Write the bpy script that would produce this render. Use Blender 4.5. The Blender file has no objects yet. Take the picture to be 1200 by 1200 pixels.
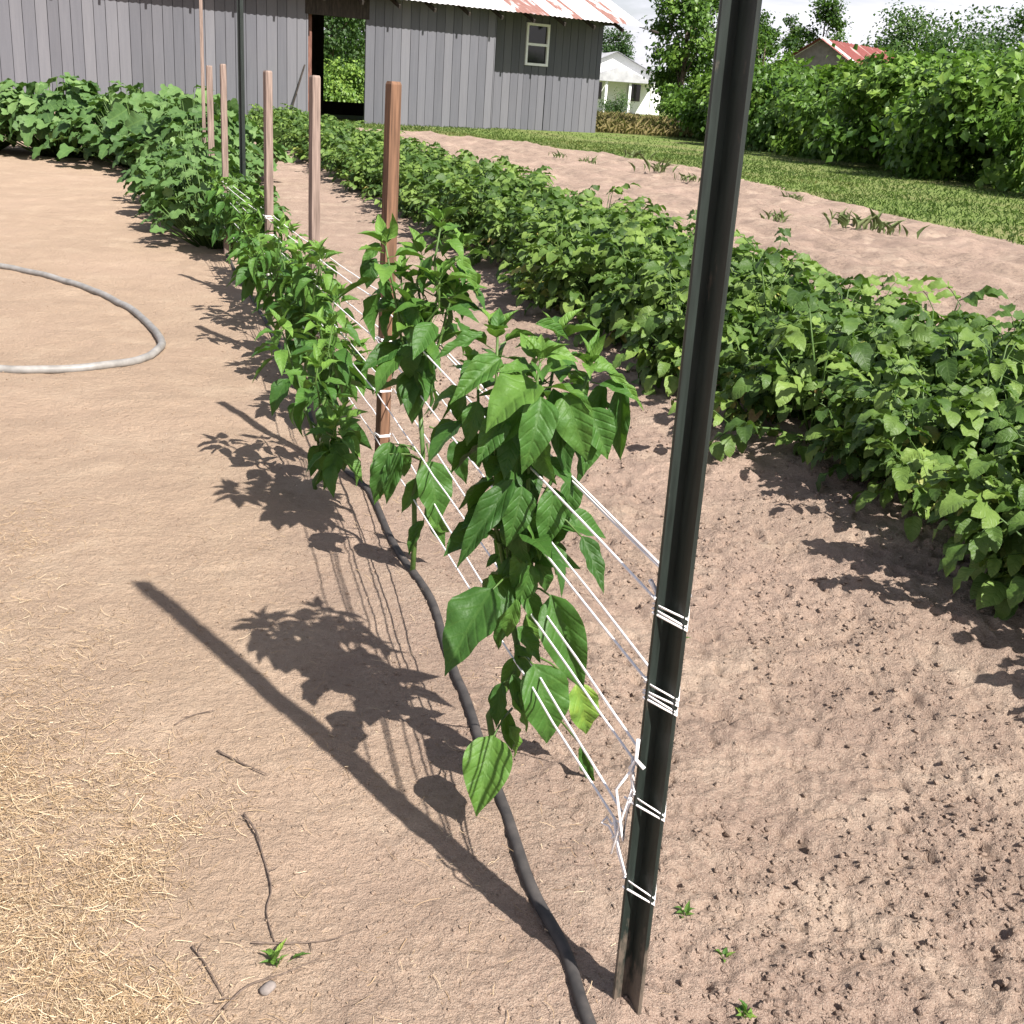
import bpy, math, random
import numpy as np
R = math.radians
rng = np.random.default_rng(7)
random.seed(7)
S = bpy.context.scene
COL = S.collection

# ------------------------------------------------------------------ camera frame
F, RES, HC = 1350.0, 1200.0, 1.2
_r = R(3.9)
_th = math.atan((600 - 104) * math.cos(_r) / F)
_up = -np.array([-math.sin(_r)*math.cos(_th), -math.cos(_r)*math.cos(_th), -math.sin(_th)])
_yh = 104 + math.tan(_r)*(255-600)
_d = np.array([(255-600)/F, (600-_yh)/F, -1.0]); _d -= _d.dot(_up)*_up; _d /= np.linalg.norm(_d)
CM = np.array([np.cross(_d, _up), _d, _up])          # camera axes -> world
def ray(px, py): return CM @ np.array([(px-600)/F, (600-py)/F, -1.0])
def gnd(px, py, z=0.0):
    d = ray(px, py); return np.array([0, 0, HC]) + d*((z-HC)/d[2])
def at_y(px, py, Y):
    d = ray(px, py); return np.array([0, 0, HC]) + d*(Y/d[1])

# ------------------------------------------------------------------ numeric noise
def _hash(ix, iy, s):
    n = (ix.astype(np.int64)*374761393 + iy.astype(np.int64)*668265263 + s*974711) & 0x7fffffff
    n = ((n ^ (n >> 13)) * 1274126177) & 0x7fffffff
    return ((n ^ (n >> 16)) & 0xffff) / 65535.0
def noise(x, y, scale, s=0):
    x = np.asarray(x, float)/scale; y = np.asarray(y, float)/scale
    ix = np.floor(x); iy = np.floor(y); fx = x-ix; fy = y-iy
    fx = fx*fx*(3-2*fx); fy = fy*fy*(3-2*fy)
    a = _hash(ix, iy, s); b = _hash(ix+1, iy, s); c = _hash(ix, iy+1, s); d = _hash(ix+1, iy+1, s)
    return (a*(1-fx)+b*fx)*(1-fy) + (c*(1-fx)+d*fx)*fy - 0.5
def pot_c(y): return np.interp(y, [0, 3, 7, 11, 15, 18, 22, 27], [2.50, 2.44, 2.36, 2.18, 1.97, 1.72, 1.45, 1.1])
def sstep(a, b, x):
    t = np.clip((x-a)/(b-a), 0, 1); return t*t*(3-2*t)
EDGE = [(8.2, -8), (8.35, 10), (8.45, 13.6), (8.95, 19.4), (9.05, 21.7), (8.6, 24.7), (7.0, 28.9), (5.5, 31.4), (3.5, 32.2), (-25, 32.2)]
EY = [p[1] for p in EDGE[:9]]; EX = [p[0] for p in EDGE[:9]]
def garden(x, y):      # >0 inside the bare soil (metres)
    xe = np.interp(y, EY, EX)
    return np.minimum(xe - x, 32.0 - y)
def rough(x, y):
    return 0.30 + 0.70*sstep(0.45, 0.75, x + 0.12*noise(x, y, .5, 9))
def H(x, y, fine=True):
    x = np.asarray(x, float); y = np.asarray(y, float)
    g = garden(x, y)
    m = sstep(-.1, .4, g)
    h = 0.024*noise(x, y, 0.9, 1) + 0.014*noise(x, y, .33, 2) + .010*noise(x, y, .17, 21) + .006*noise(x, y, .08, 22)
    pc = pot_c(y)
    h = h + 0.10*np.exp(-((x-pc)/0.55)**2)*sstep(27, 25, y)
    h = h - 0.020*np.exp(-((x-1.08)/0.35)**2)*sstep(20, 12, y)
    # shallow furrows in the seeded ground beyond the potatoes
    k = sstep(3.2, 3.8, x)
    h = h + k*0.030*np.sin((x+0.03*y)*2*math.pi/0.85)
    if fine:
        r = rough(x, y)
        h = h + r*(0.016*noise(x, y, .11, 3) + 0.010*noise(x, y, .05, 4) + 0.011*noise(x, y, .022, 5) + .011*noise(x, y, .011, 15))
        h = h + k*(.05*noise(x, y, .28, 17) + .03*noise(x, y, .14, 18))*sstep(4, 7, y)
        pit = noise(x, y, .035, 6)
        h = h - r**1.5*0.015*sstep(.25, .40, pit)*(.4+1.2*(noise(x, y, .4, 16)+.5))
    h = h + .014*np.exp(-((x-.533)**2+(y-1.20)**2)/.045**2)
    return h*m - 0.03*(1-m) + (1-m)*0.03*noise(x, y, 2.5, 8)
def Hs(x, y): return float(H(x, y, False))

# ------------------------------------------------------------------ mesh collector
class MB:
    def __init__(self): self.v=[]; self.f=[]; self.uv=[]; self.t=[]; self.n=0
    def raw(self, V, Fq, UV=None, tone=0.5):
        V = np.asarray(V, float).reshape(-1, 3); Fq = np.asarray(Fq, np.int64).reshape(-1, 4)
        self.v.append(V); self.f.append(Fq + self.n)
        self.uv.append(np.zeros((len(V), 2)) if UV is None else np.asarray(UV, float))
        self.t.append(np.broadcast_to(np.asarray(tone, float), (len(V),)).copy()); self.n += len(V)
    def inst(self, T, P, D, N, L, W, tone):
        """scatter template T=(V,F,UV): origins P, tip directions D, face normals N, length L, width factor W"""
        V, Fq, UV = T; P = np.atleast_2d(P); n = len(P)
        D = D/np.linalg.norm(D, axis=1, keepdims=True)
        X = np.cross(D, N); l = np.linalg.norm(X, axis=1, keepdims=True); X = np.where(l < 1e-5, [1., 0, 0], X/np.maximum(l, 1e-5))
        Z = np.cross(X, D)
        L = np.broadcast_to(L, (n,)); W = np.broadcast_to(W, (n,))
        pts = (P[:, None, :] + X[:, None, :]*(V[None, :, 0:1]*(L*W)[:, None, None])
               + D[:, None, :]*(V[None, :, 1:2]*L[:, None, None]) + Z[:, None, :]*(V[None, :, 2:3]*L[:, None, None]))
        k = len(V)
        self.v.append(pts.reshape(-1, 3))
        self.f.append((Fq[None] + (np.arange(n)*k)[:, None, None]).reshape(-1, 4) + self.n)
        self.uv.append(np.tile(UV, (n, 1)))
        self.t.append(np.repeat(np.broadcast_to(tone, (n,)), k)); self.n += n*k
    def tube(self, pts, rad, sides=6, tone=.5, cap=True):
        pts = [np.asarray(p, float) for p in pts]; n = len(pts)
        rad = [rad]*n if np.isscalar(rad) else list(rad)
        prev = None; rings = []
        for i in range(n):
            t = pts[min(i+1, n-1)] - pts[max(i-1, 0)]; t = t/(np.linalg.norm(t)+1e-9)
            if prev is None:
                a = np.array([0, 0, 1.]) if abs(t[2]) < .9 else np.array([1., 0, 0])
                x = np.cross(t, a)
            else: x = prev - t*prev.dot(t)
            x /= np.linalg.norm(x)+1e-9; prev = x; y = np.cross(t, x)
            a = np.arange(sides)*2*math.pi/sides
            rings.append(pts[i] + rad[i]*(np.cos(a)[:, None]*x + np.sin(a)[:, None]*y))
        V = np.concatenate(rings + [[pts[0]], [pts[-1]]])
        fs = []
        for i in range(n-1):
            for j in range(sides):
                k = (j+1) % sides
                fs.append((i*sides+j, i*sides+k, (i+1)*sides+k, (i+1)*sides+j))
        if cap:
            for j in range(0, sides-1, 2):
                k = (j+1) % sides; l = (j+2) % sides
                fs.append((n*sides, l, k, j)); b = (n-1)*sides
                fs.append((n*sides+1, b+j, b+k, b+l))
        u = np.zeros((len(V), 2)); u[:n*sides, 1] = np.repeat(np.linspace(0, 1, n), sides)
        self.raw(V, fs, u, tone)
    def box(self, c, sx, sy, sz, ax=None, tone=.5):
        """box centred c with half sizes along axes ax (rows)"""
        A = np.eye(3) if ax is None else np.asarray(ax, float)
        q = np.array([(a, b, d) for d in (-1, 1) for b in (-1, 1) for a in (-1, 1)], float)*[sx, sy, sz]
        V = np.asarray(c, float) + q @ A
        self.raw(V, [(0, 2, 3, 1), (4, 5, 7, 6), (0, 1, 5, 4), (2, 6, 7, 3), (0, 4, 6, 2), (1, 3, 7, 5)], None, tone)
    def build(self, name, mat, parent=None, smooth=False, origin=None):
        V = np.concatenate(self.v); Fq = np.concatenate(self.f); UV = np.concatenate(self.uv); T = np.concatenate(self.t)
        if origin is not None: V = V - np.asarray(origin, float)
        me = bpy.data.meshes.new(name)
        me.vertices.add(len(V)); me.vertices.foreach_set('co', V.astype(np.float32).ravel())
        me.loops.add(Fq.size); me.loops.foreach_set('vertex_index', Fq.astype(np.int32).ravel())
        me.polygons.add(len(Fq)); me.polygons.foreach_set('loop_start', (np.arange(len(Fq))*4).astype(np.int32))
        me.update(calc_edges=True)
        uvl = me.uv_layers.new(name='UVMap'); uvl.data.foreach_set('uv', UV[Fq.ravel()].astype(np.float32).ravel())
        at = me.attributes.new('tone', 'FLOAT', 'POINT'); at.data.foreach_set('value', T.astype(np.float32))
        me.polygons.foreach_set('use_smooth', np.full(len(Fq), smooth))
        me.validate(); me.update()
        me.materials.append(mat)
        o = bpy.data.objects.new(name, me); COL.objects.link(o)
        if origin is not None and parent is None: o.location = origin
        if parent is not None: o.parent = parent
        return o
def tag(o, label=None, cat=None, group=None, kind=None):
    if label: o['label'] = label
    if cat: o['category'] = cat
    if group: o['group'] = group
    if kind: o['kind'] = kind
    return o
def empty(name, loc, label, cat, group=None):
    o = bpy.data.objects.new(name, None); COL.objects.link(o); o.location = loc
    o.empty_display_size = .05
    return tag(o, label, cat, group)
def copy_tree(src, loc, rz=0, sc=1.0, label=None, group=None):
    r = src.copy(); COL.objects.link(r); r.location = loc; r.rotation_euler = (0, 0, rz); r.scale = (sc, sc, sc)
    if label: r['label'] = label
    if group: r['group'] = group
    for ch in list(src.children):
        c = ch.copy(); COL.objects.link(c); c.parent = r
        for gch in list(ch.children):
            d = gch.copy(); COL.objects.link(d); d.parent = c
    return r

# ------------------------------------------------------------------ materials
def newmat(name):
    m = bpy.data.materials.new(name); m.use_nodes = True
    nt = m.node_tree; nt.nodes.clear()
    out = nt.nodes.new('ShaderNodeOutputMaterial'); b = nt.nodes.new('ShaderNodeBsdfPrincipled')
    nt.links.new(b.outputs[0], out.inputs[0])
    return m, nt, b, out
def N(nt, t, **kw):
    n = nt.nodes.new(t)
    for k, v in kw.items():
        if k.startswith('i_'): n.inputs[k[2:].replace('_', ' ')].default_value = v
        else: setattr(n, k, v)
    return n
def ramp(nt, fac, stops):
    n = nt.nodes.new('ShaderNodeValToRGB'); e = n.color_ramp.elements
    while len(e) < len(stops): e.new(.5)
    for el, (p, c) in zip(e, stops):
        el.position = p; el.color = (*c, 1) if not np.isscalar(c) else (c, c, c, 1)
    nt.links.new(fac, n.inputs[0]); return n.outputs[0]
def mixc(nt, fac, a, b, mode='MIX'):
    n = nt.nodes.new('ShaderNodeMix'); n.data_type = 'RGBA'; n.blend_type = mode
    for s, v in ((n.inputs[0], fac), (n.inputs[6], a), (n.inputs[7], b)):
        if hasattr(v, 'is_linked'): nt.links.new(v, s)
        elif np.isscalar(v): s.default_value = v
        else: s.default_value = (*v, 1)
    return n.outputs[2]
def math_(nt, op, a, b=None, c=None):
    n = nt.nodes.new('ShaderNodeMath'); n.operation = op
    for i, v in enumerate((a, b, c)):
        if v is None: continue
        if hasattr(v, 'is_linked'): nt.links.new(v, n.inputs[i])
        else: n.inputs[i].default_value = v
    return n.outputs[0]
def coords(nt, scale=None, kind='Object'):
    tc = nt.nodes.new('ShaderNodeTexCoord'); o = tc.outputs[kind]
    if scale is not None:
        mp = nt.nodes.new('ShaderNodeMapping'); mp.inputs['Scale'].default_value = scale
        nt.links.new(o, mp.inputs[0]); o = mp.outputs[0]
    return o
def noisen(nt, co, scale, detail=4, rough=.55, dist=0):
    n = nt.nodes.new('ShaderNodeTexNoise'); n.inputs['Scale'].default_value = scale
    n.inputs['Detail'].default_value = detail; n.inputs['Roughness'].default_value = rough; n.inputs['Distortion'].default_value = dist
    nt.links.new(co, n.inputs['Vector']); return n.outputs['Fac']
def bump(nt, h, strength, dist, b):
    n = nt.nodes.new('ShaderNodeBump'); n.inputs['Strength'].default_value = strength; n.inputs['Distance'].default_value = dist
    nt.links.new(h, n.inputs['Height']); nt.links.new(n.outputs[0], b.inputs['Normal']); return n

def leaf_mat(name, stops, rough=.42, transl=.28, veins=9.0, spec=.5, veinstr=.35):
    m, nt, b, out = newmat(name)
    at = N(nt, 'ShaderNodeAttribute', attribute_name='tone')
    co = coords(nt)
    n1 = noisen(nt, co, 35, 3)
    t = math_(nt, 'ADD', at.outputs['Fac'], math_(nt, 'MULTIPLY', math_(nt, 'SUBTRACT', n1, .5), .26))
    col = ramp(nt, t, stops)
    uv = N(nt, 'ShaderNodeUVMap', uv_map='UVMap'); sp = N(nt, 'ShaderNodeSeparateXYZ'); nt.links.new(uv.outputs[0], sp.inputs[0])
    ax = math_(nt, 'ABSOLUTE', math_(nt, 'SUBTRACT', sp.outputs[0], .5))
    ph = math_(nt, 'MULTIPLY_ADD', math_(nt, 'SUBTRACT', sp.outputs[1], math_(nt, 'MULTIPLY', ax, .62)), veins*2*math.pi, math_(nt, 'MULTIPLY', at.outputs['Fac'], 23.0))
    lat = math_(nt, 'POWER', math_(nt, 'ADD', math_(nt, 'MULTIPLY', math_(nt, 'COSINE', ph), .5), .5), 7.0)
    mid = math_(nt, 'LESS_THAN', ax, .03)
    v = math_(nt, 'MAXIMUM', math_(nt, 'MULTIPLY', lat, .6), mid)
    lighter = mixc(nt, .5, col, (.16, .26, .07))
    c2 = mixc(nt, math_(nt, 'MULTIPLY', v, veinstr), col, lighter)
    nt.links.new(c2, b.inputs['Base Color']); b.inputs['Roughness'].default_value = rough
    b.inputs['Specular IOR Level'].default_value = spec
    puck = noisen(nt, co, 110, 3)
    hb = math_(nt, 'ADD', math_(nt, 'MULTIPLY', v, -1.0), math_(nt, 'MULTIPLY', puck, 1.3))
    bump(nt, hb, .6, .0022, b)
    tr = nt.nodes.new('ShaderNodeBsdfTranslucent')
    tc = mixc(nt, .55, c2, (.16, .34, .02)); nt.links.new(tc, tr.inputs[0])
    mx = nt.nodes.new('ShaderNodeMixShader'); mx.inputs[0].default_value = transl
    nt.links.new(b.outputs[0], mx.inputs[1]); nt.links.new(tr.outputs[0], mx.inputs[2]); nt.links.new(mx.outputs[0], out.inputs[0])
    return m
M = {}
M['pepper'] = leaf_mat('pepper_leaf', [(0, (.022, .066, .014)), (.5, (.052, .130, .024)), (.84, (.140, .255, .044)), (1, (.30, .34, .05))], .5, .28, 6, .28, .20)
M['potato'] = leaf_mat('potato_leaf', [(0, (.020, .046, .010)), (.45, (.060, .115, .022)), (.82, (.175, .258, .056)), (.94, (.34, .30, .08)), (1, (.22, .13, .06))], .52, .24, 6, .35, .3)
M['squash'] = leaf_mat('squash_leaf', [(0, (.032, .072, .022)), (.5, (.078, .15, .044)), (.9, (.15, .235, .08)), (1, (.3, .3, .07))], .6, .2, 5, .3, .5)
M['tree'] = leaf_mat('tree_leaf', [(0, (.016, .038, .012)), (.5, (.04, .085, .02)), (1, (.10, .16, .035))], .5, .3, 3, .35, .1)
M['hedge'] = leaf_mat('hedge_leaf', [(0, (.028, .07, .012)), (.5, (.10, .19, .028)), (1, (.24, .35, .06))], .45, .3, 3, .4, .2)
M['grass'] = leaf_mat('grass_blade', [(0, (.05, .09, .02)), (.5, (.10, .15, .035)), (.75, (.19, .19, .06)), (1, (.34, .27, .13))], .6, .25, 1, .3, 0)
M['grass_pale'] = leaf_mat('pale_grass_blade', [(0, (.10, .16, .05)), (.5, (.18, .25, .10)), (1, (.32, .36, .18))], .7, .4, 1, .2, 0)
M['straw'] = leaf_mat('straw', [(0, (.16, .095, .05)), (.5, (.43, .30, .18)), (1, (.70, .56, .39))], .7, .1, 1, .2, 0)

def simple(name, c1, c2, scale=(1, 1, 1), ns=20, rough=.7, bs=.3, bd=.002, spec=.3, detail=5, metal=0):
    m, nt, b, out = newmat(name); co = coords(nt, scale); n = noisen(nt, co, ns, detail)
    nt.links.new(ramp(nt, n, [(.3, c1), (.7, c2)]), b.inputs['Base Color'])
    b.inputs['Roughness'].default_value = rough; b.inputs['Specular IOR Level'].default_value = spec; b.inputs['Metallic'].default_value = metal
    if bs: bump(nt, n, bs, bd, b)
    return m
M['stem'] = simple('green_stem', (.04, .085, .018), (.09, .15, .035), ns=40, rough=.5)
M['bark'] = simple('bark', (.06, .045, .035), (.16, .12, .09), (1, 1, .25), 12, .9, .6, .02)
M['stake_red'] = simple('red_brown_stake_wood', (.06, .033, .02), (.215, .115, .068), (1, 1, .05), 110, .8, .5, .002)
M['stake_pale'] = simple('weathered_stake_wood', (.11, .078, .064), (.29, .215, .18), (1, 1, .05), 110, .85, .5, .002)
M['twine'] = simple('white_twine', (.74, .71, .71), (.88, .86, .86), (1, 1, 1), 300, .8, .4, .0005)
M['post'] = simple('dark_green_paint', (.006, .010, .008), (.018, .026, .022), (1, 1, .1), 130, .46, .25, .0008, .5)
def dusty(m, z0, z1, amt):
    nt = m.node_tree; b = next(n for n in nt.nodes if n.type == 'BSDF_PRINCIPLED'); src = b.inputs['Base Color'].links[0].from_socket
    co = coords(nt); sp = N(nt, 'ShaderNodeSeparateXYZ'); nt.links.new(co, sp.inputs[0]); nn_ = noisen(nt, coords(nt, (1, 1, .35)), 45, 5, .7)
    mr = N(nt, 'ShaderNodeMapRange'); nt.links.new(sp.outputs[2], mr.inputs[0]); mr.inputs[1].default_value = z1; mr.inputs[2].default_value = z0; mr.inputs[4].default_value = .34; 
    f = ramp(nt, math_(nt, 'ADD', nn_, mr.outputs[0]), [(.64, 0.), (.80, 1.)])
    nt.links.new(mixc(nt, math_(nt, 'MULTIPLY', f, amt), src, (.30, .22, .17)), b.inputs['Base Color'])
dusty(M['post'], 0.0, .16, .35)
M['pipe'] = simple('black_pipe', (.030, .028, .028), (.075, .066, .062), (1, 1, 1), 25, .7, .3, .002, .3)
dusty(M['pipe'], -3, -1, .8)
M['hose'] = simple('grey_hose', (.17, .16, .15), (.29, .275, .26), (1, 1, 1), 20, .5, .15, .001, .4)
M['beam'] = simple('dark_timber', (.018, .015, .013), (.05, .04, .034), (1, 1, .2), 20, .9, .4, .004)
M['redpost'] = simple('red_brown_timber', (.10, .045, .035), (.20, .10, .075), (1, 1, .2), 20, .9, .4, .004)
M['white'] = simple('white_paint', (.72, .72, .72), (.82, .82, .82), (1, 1, 1), 10, .6, .1, .001)
M['stone'] = simple('grey_stone', (.14, .12, .11), (.27, .23, .21), (1, 1, 1), 60, .9, .6, .003)
M['twig'] = simple('dead_twig', (.07, .05, .04), (.19, .14, .11), (1, 1, 1), 120, .9, .5, .001)
M['stucco'] = simple('grey_gable_board', (.24, .21, .19), (.34, .30, .27), (1, 1, 1), 6, .9, .2, .01)
M['farroof'] = simple('pale_grey_roof', (.28, .28, .30), (.45, .45, .47), (1, 1, 1), 2, .7, .1, .01)
m, nt, b, out = newmat('dark_glass'); b.inputs['Base Color'].default_value = (.012, .012, .014, 1); b.inputs['Roughness'].default_value = .08; M['glass'] = m

# soil
def soil_mat():
    m, nt, b, out = newmat('sandy_soil'); co = coords(nt)
    big = noisen(nt, co, 1.1, 4, .6); mid = noisen(nt, co, 9, 6, .65); fin = noisen(nt, co, 60, 6, .7); grit = noisen(nt, co, 230, 3, .75)
    c = ramp(nt, big, [(.3, (.30, .215, .170)), (.5, (.35, .255, .20)), (.7, (.39, .29, .22))])
    c = mixc(nt, .55, c, ramp(nt, mid, [(.3, (.25, .178, .145)), (.52, (.365, .27, .21)), (.72, (.44, .34, .265))]))
    c = mixc(nt, .45, c, ramp(nt, fin, [(.33, (.13, .088, .068)), (.46, (.31, .218, .165)), (.58, (.36, .262, .20)), (.70, (.50, .40, .31))]))
    c = mixc(nt, math_(nt, 'MULTIPLY', ramp(nt, grit, [(.58, 0.), (.68, 1.)]), .45), c, (.58, .49, .40))
    c = mixc(nt, math_(nt, 'MULTIPLY', ramp(nt, grit, [(.32, 1.), (.42, 0.)]), .5), c, (.15, .10, .08))
    fs = N(nt, 'ShaderNodeSeparateXYZ'); nt.links.new(co, fs.inputs[0])
    fr_ = noisen(nt, coords(nt, (3.2, .5, 1)), 1.6, 5, .65)
    fm = ramp(nt, math_(nt, 'MULTIPLY', math_(nt, 'SUBTRACT', fs.outputs[0], 2.6), .6), [(0., 0.), (1., 1.)])
    c = mixc(nt, math_(nt, 'MULTIPLY', fm, ramp(nt, fr_, [(.50, 0.), (.64, .75)])), c, (.20, .145, .115))
    cr = noisen(nt, co, 22, 4, .7)
    c = mixc(nt, math_(nt, 'MULTIPLY', fm, ramp(nt, cr, [(.52, 0.), (.62, .7)])), c, (.17, .12, .095))
    mo = noisen(nt, co, 3.4, 5, .62, .5); m2 = noisen(nt, coords(nt, (1, 1, 1)), .9, 3, .5)
    c = mixc(nt, ramp(nt, mo, [(.40, .55), (.52, 0.)]), c, (.275, .195, .155))
    c = mixc(nt, ramp(nt, mo, [(.54, 0.), (.66, .5)]), c, (.48, .375, .29))
    c = mixc(nt, ramp(nt, m2, [(.5, 0.), (.66, .35)]), c, (.44, .315, .255))
    g3 = noisen(nt, co, 480, 2, .8)
    c = mixc(nt, math_(nt, 'MULTIPLY', ramp(nt, g3, [(.55, 0.), (.66, 1.)]), .4), c, (.60, .52, .43))
    c = mixc(nt, math_(nt, 'MULTIPLY', ramp(nt, g3, [(.34, 1.), (.45, 0.)]), .45), c, (.15, .10, .08))
    sp = N(nt, 'ShaderNodeSeparateXYZ'); nt.links.new(co, sp.inputs[0])
    lx = math_(nt, 'ADD', sp.outputs[0], math_(nt, 'MULTIPLY', math_(nt, 'SUBTRACT', big, .5), .9))
    mr = N(nt, 'ShaderNodeMapRange', interpolation_type='SMOOTHSTEP'); nt.links.new(lx, mr.inputs[0])
    mr.inputs[1].default_value = .55; mr.inputs[2].default_value = -.05
    c = mixc(nt, math_(nt, 'MULTIPLY', mr.outputs[0], .42), c, (.46, .335, .225))
    nt.links.new(c, b.inputs['Base Color']); b.inputs['Roughness'].default_value = .95; b.inputs['Specular IOR Level'].default_value = .1
    h = math_(nt, 'ADD', math_(nt, 'MULTIPLY', fin, 1.0), math_(nt, 'MULTIPLY', grit, .45))
    h = math_(nt, 'ADD', h, math_(nt, 'MULTIPLY', mid, 1.0))
    bump(nt, h, .95, .016, b)
    return m
M['soil'] = soil_mat()
def lawn_mat():
    m, nt, b, out = newmat('mown_grass'); co = coords(nt)
    a = noisen(nt, co, .45, 4, .6); f = noisen(nt, co, 14, 5, .7); g2 = noisen(nt, coords(nt, (1, .35, 1)), 40, 3)
    c = ramp(nt, f, [(.28, (.075, .115, .03)), (.5, (.15, .21, .055)), (.72, (.24, .27, .10))])
    c = mixc(nt, math_(nt, 'MULTIPLY', ramp(nt, a, [(.45, 0.), (.68, 1.)]), .55), c, (.27, .215, .12))
    nt.links.new(c, b.inputs['Base Color']); b.inputs['Roughness'].default_value = .9; b.inputs['Specular IOR Level'].default_value = .1
    bump(nt, math_(nt, 'ADD', f, g2), .8, .05, b); return m
M['lawn'] = lawn_mat()
def board_mat():
    m, nt, b, out = newmat('weathered_grey_boards')
    at = N(nt, 'ShaderNodeAttribute', attribute_name='tone'); co = coords(nt, (1, 1, .08))
    n = noisen(nt, co, 14, 5, .6); big = noisen(nt, coords(nt), .8, 3)
    t = math_(nt, 'ADD', math_(nt, 'MULTIPLY', at.outputs['Fac'], .6), math_(nt, 'MULTIPLY', n, .4))
    c = ramp(nt, t, [(.15, (.076, .079, .093)), (.5, (.112, .114, .131)), (.85, (.152, .152, .168))])
    c = mixc(nt, math_(nt, 'MULTIPLY', big, .25), c, (.13, .118, .115))
    nt.links.new(c, b.inputs['Base Color']); b.inputs['Roughness'].default_value = .85; b.inputs['Specular IOR Level'].default_value = .2
    bump(nt, n, .3, .01, b); return m
M['boards'] = board_mat()
def roof_mat(name, base1, base2, rust, thr, sc):
    m, nt, b, out = newmat(name)
    at = N(nt, 'ShaderNodeAttribute', attribute_name='tone')
    uv = N(nt, 'ShaderNodeUVMap', uv_map='UVMap'); mp = N(nt, 'ShaderNodeMapping'); mp.inputs['Scale'].default_value = sc
    nt.links.new(uv.outputs[0], mp.inputs[0])
    n = noisen(nt, mp.outputs[0], 1.0, 5, .6, .4); f = noisen(nt, coords(nt), 9, 4)
    base = mixc(nt, f, base1, base2)
    fac = math_(nt, 'ADD', n, math_(nt, 'MULTIPLY', math_(nt, 'SUBTRACT', at.outputs['Fac'], .5), .45))
    r = ramp(nt, fac, [(thr-.05, 0.), (thr+.05, 1.)])
    c = mixc(nt, r, base, mixc(nt, f, rust[0], rust[1]))
    nt.links.new(c, b.inputs['Base Color']); b.inputs['Roughness'].default_value = .55; b.inputs['Metallic'].default_value = 0
    return m
M['roof'] = roof_mat('rusty_tin_roof', (.50, .48, .50), (.74, .72, .73), ((.17, .07, .055), (.30, .17, .14)), .57, (3.2, .8, 1))
M['redroof'] = roof_mat('red_rusty_roof', (.40, .28, .25), (.5, .38, .34), ((.13, .03, .026), (.22, .065, .052)), .36, (2.2, .3, 1))

# ------------------------------------------------------------------ leaf templates
def leaf_T(kind='pepper', rows=6, half=2, curl=.6, fold=.35, wave=.0, pet=.0):
    t = np.linspace(0, 1, rows+1)
    if kind == 'pepper': w = t**.62*(1-t)**1.22
    elif kind == 'ovate': w = t**.5*(1-t)**.72
    elif kind == 'lobed': w = (t**.3*(1-t)**.5)*(1+.28*np.cos(t*math.pi*4+.6))
    else: w = t**.25*(1-t)**.8
    w = w/w.max()*.5
    w[0] = .012; w[-1] = .008
    ang = curl*t; dy = np.cos(ang); dz = -np.sin(ang)
    y = np.concatenate([[0], np.cumsum((dy[1:]+dy[:-1])/2/rows)]); z = np.concatenate([[0], np.cumsum((dz[1:]+dz[:-1])/2/rows)])
    cols = np.linspace(-1, 1, 2*half+1); V = []; UV = []
    if pet:
        pass
    for i in range(rows+1):
        for j, c in enumerate(cols):
            x = c*w[i]
            zz = z[i] + fold*abs(x)*(1-.5*abs(c)) + wave*math.sin(t[i]*17+c*2.0)*abs(c)*w[i]*2
            V.append((x*(1-.12*fold), y[i]+zz*0, zz)); UV.append((c*.5*(w[i]/.5)+.5, t[i]))
    k = len(cols); Fq = [(i*k+j, i*k+j+1, (i+1)*k+j+1, (i+1)*k+j) for i in range(rows) for j in range(k-1)]
    V = np.array(V)
    if pet:
        V[:, 1] += pet
        b = len(V); V = np.concatenate([V, [(-.012, 0, 0), (.012, 0, 0), (.012, pet+.02, 0), (-.012, pet+.02, 0), (0, 0, -.012), (0, 0, .012), (0, pet+.02, .012), (0, pet+.02, -.012)]])
        UV += [(.5, 0)]*8; Fq += [(b, b+1, b+2, b+3), (b+4, b+5, b+6, b+7)]
    return V, np.array(Fq), np.array(UV, float)
PEP = [leaf_T('pepper', 8, 2, c, f, w, .22) for c, f, w in ((.35, .4, .03), (.9, .4, .05), (1.5, .5, .04), (.6, .8, .03))]
PEPH = [leaf_T('pepper', 14, 3, c, f, w) for c, f, w in ((.3, .35, .05), (.6, .45, .06), (1.0, .5, .05), (.4, .7, .04))]
POT = [leaf_T('ovate', 5, 1, c, f, .05) for c, f in ((.4, .35), (.9, .45), (1.3, .3))]
POTH = [leaf_T('ovate', 7, 2, c, f, .08) for c, f in ((.4, .35), (.9, .45), (1.3, .3))]
SQ = [leaf_T('lobed', 9, 2, c, f, .10) for c, f in ((.5, .35), (1.0, .5), (.25, .25))]
TL = [leaf_T('ovate', 3, 1, c, f) for c, f in ((.5, .4), (1.0, .3))]
TL2 = [leaf_T('ovate', 2, 1, c, f) for c, f in ((.5, .4), (1.0, .3))]
GR = [leaf_T('grass', 3, 1, c, .8) for c in (.4, .9, 1.4)]

def nrm(v): v = np.asarray(v, float); return v/(np.linalg.norm(v, axis=-1, keepdims=True)+1e-9)
def az(a, e): return np.array([math.cos(a)*math.cos(e), math.sin(a)*math.cos(e), math.sin(e)])

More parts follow.
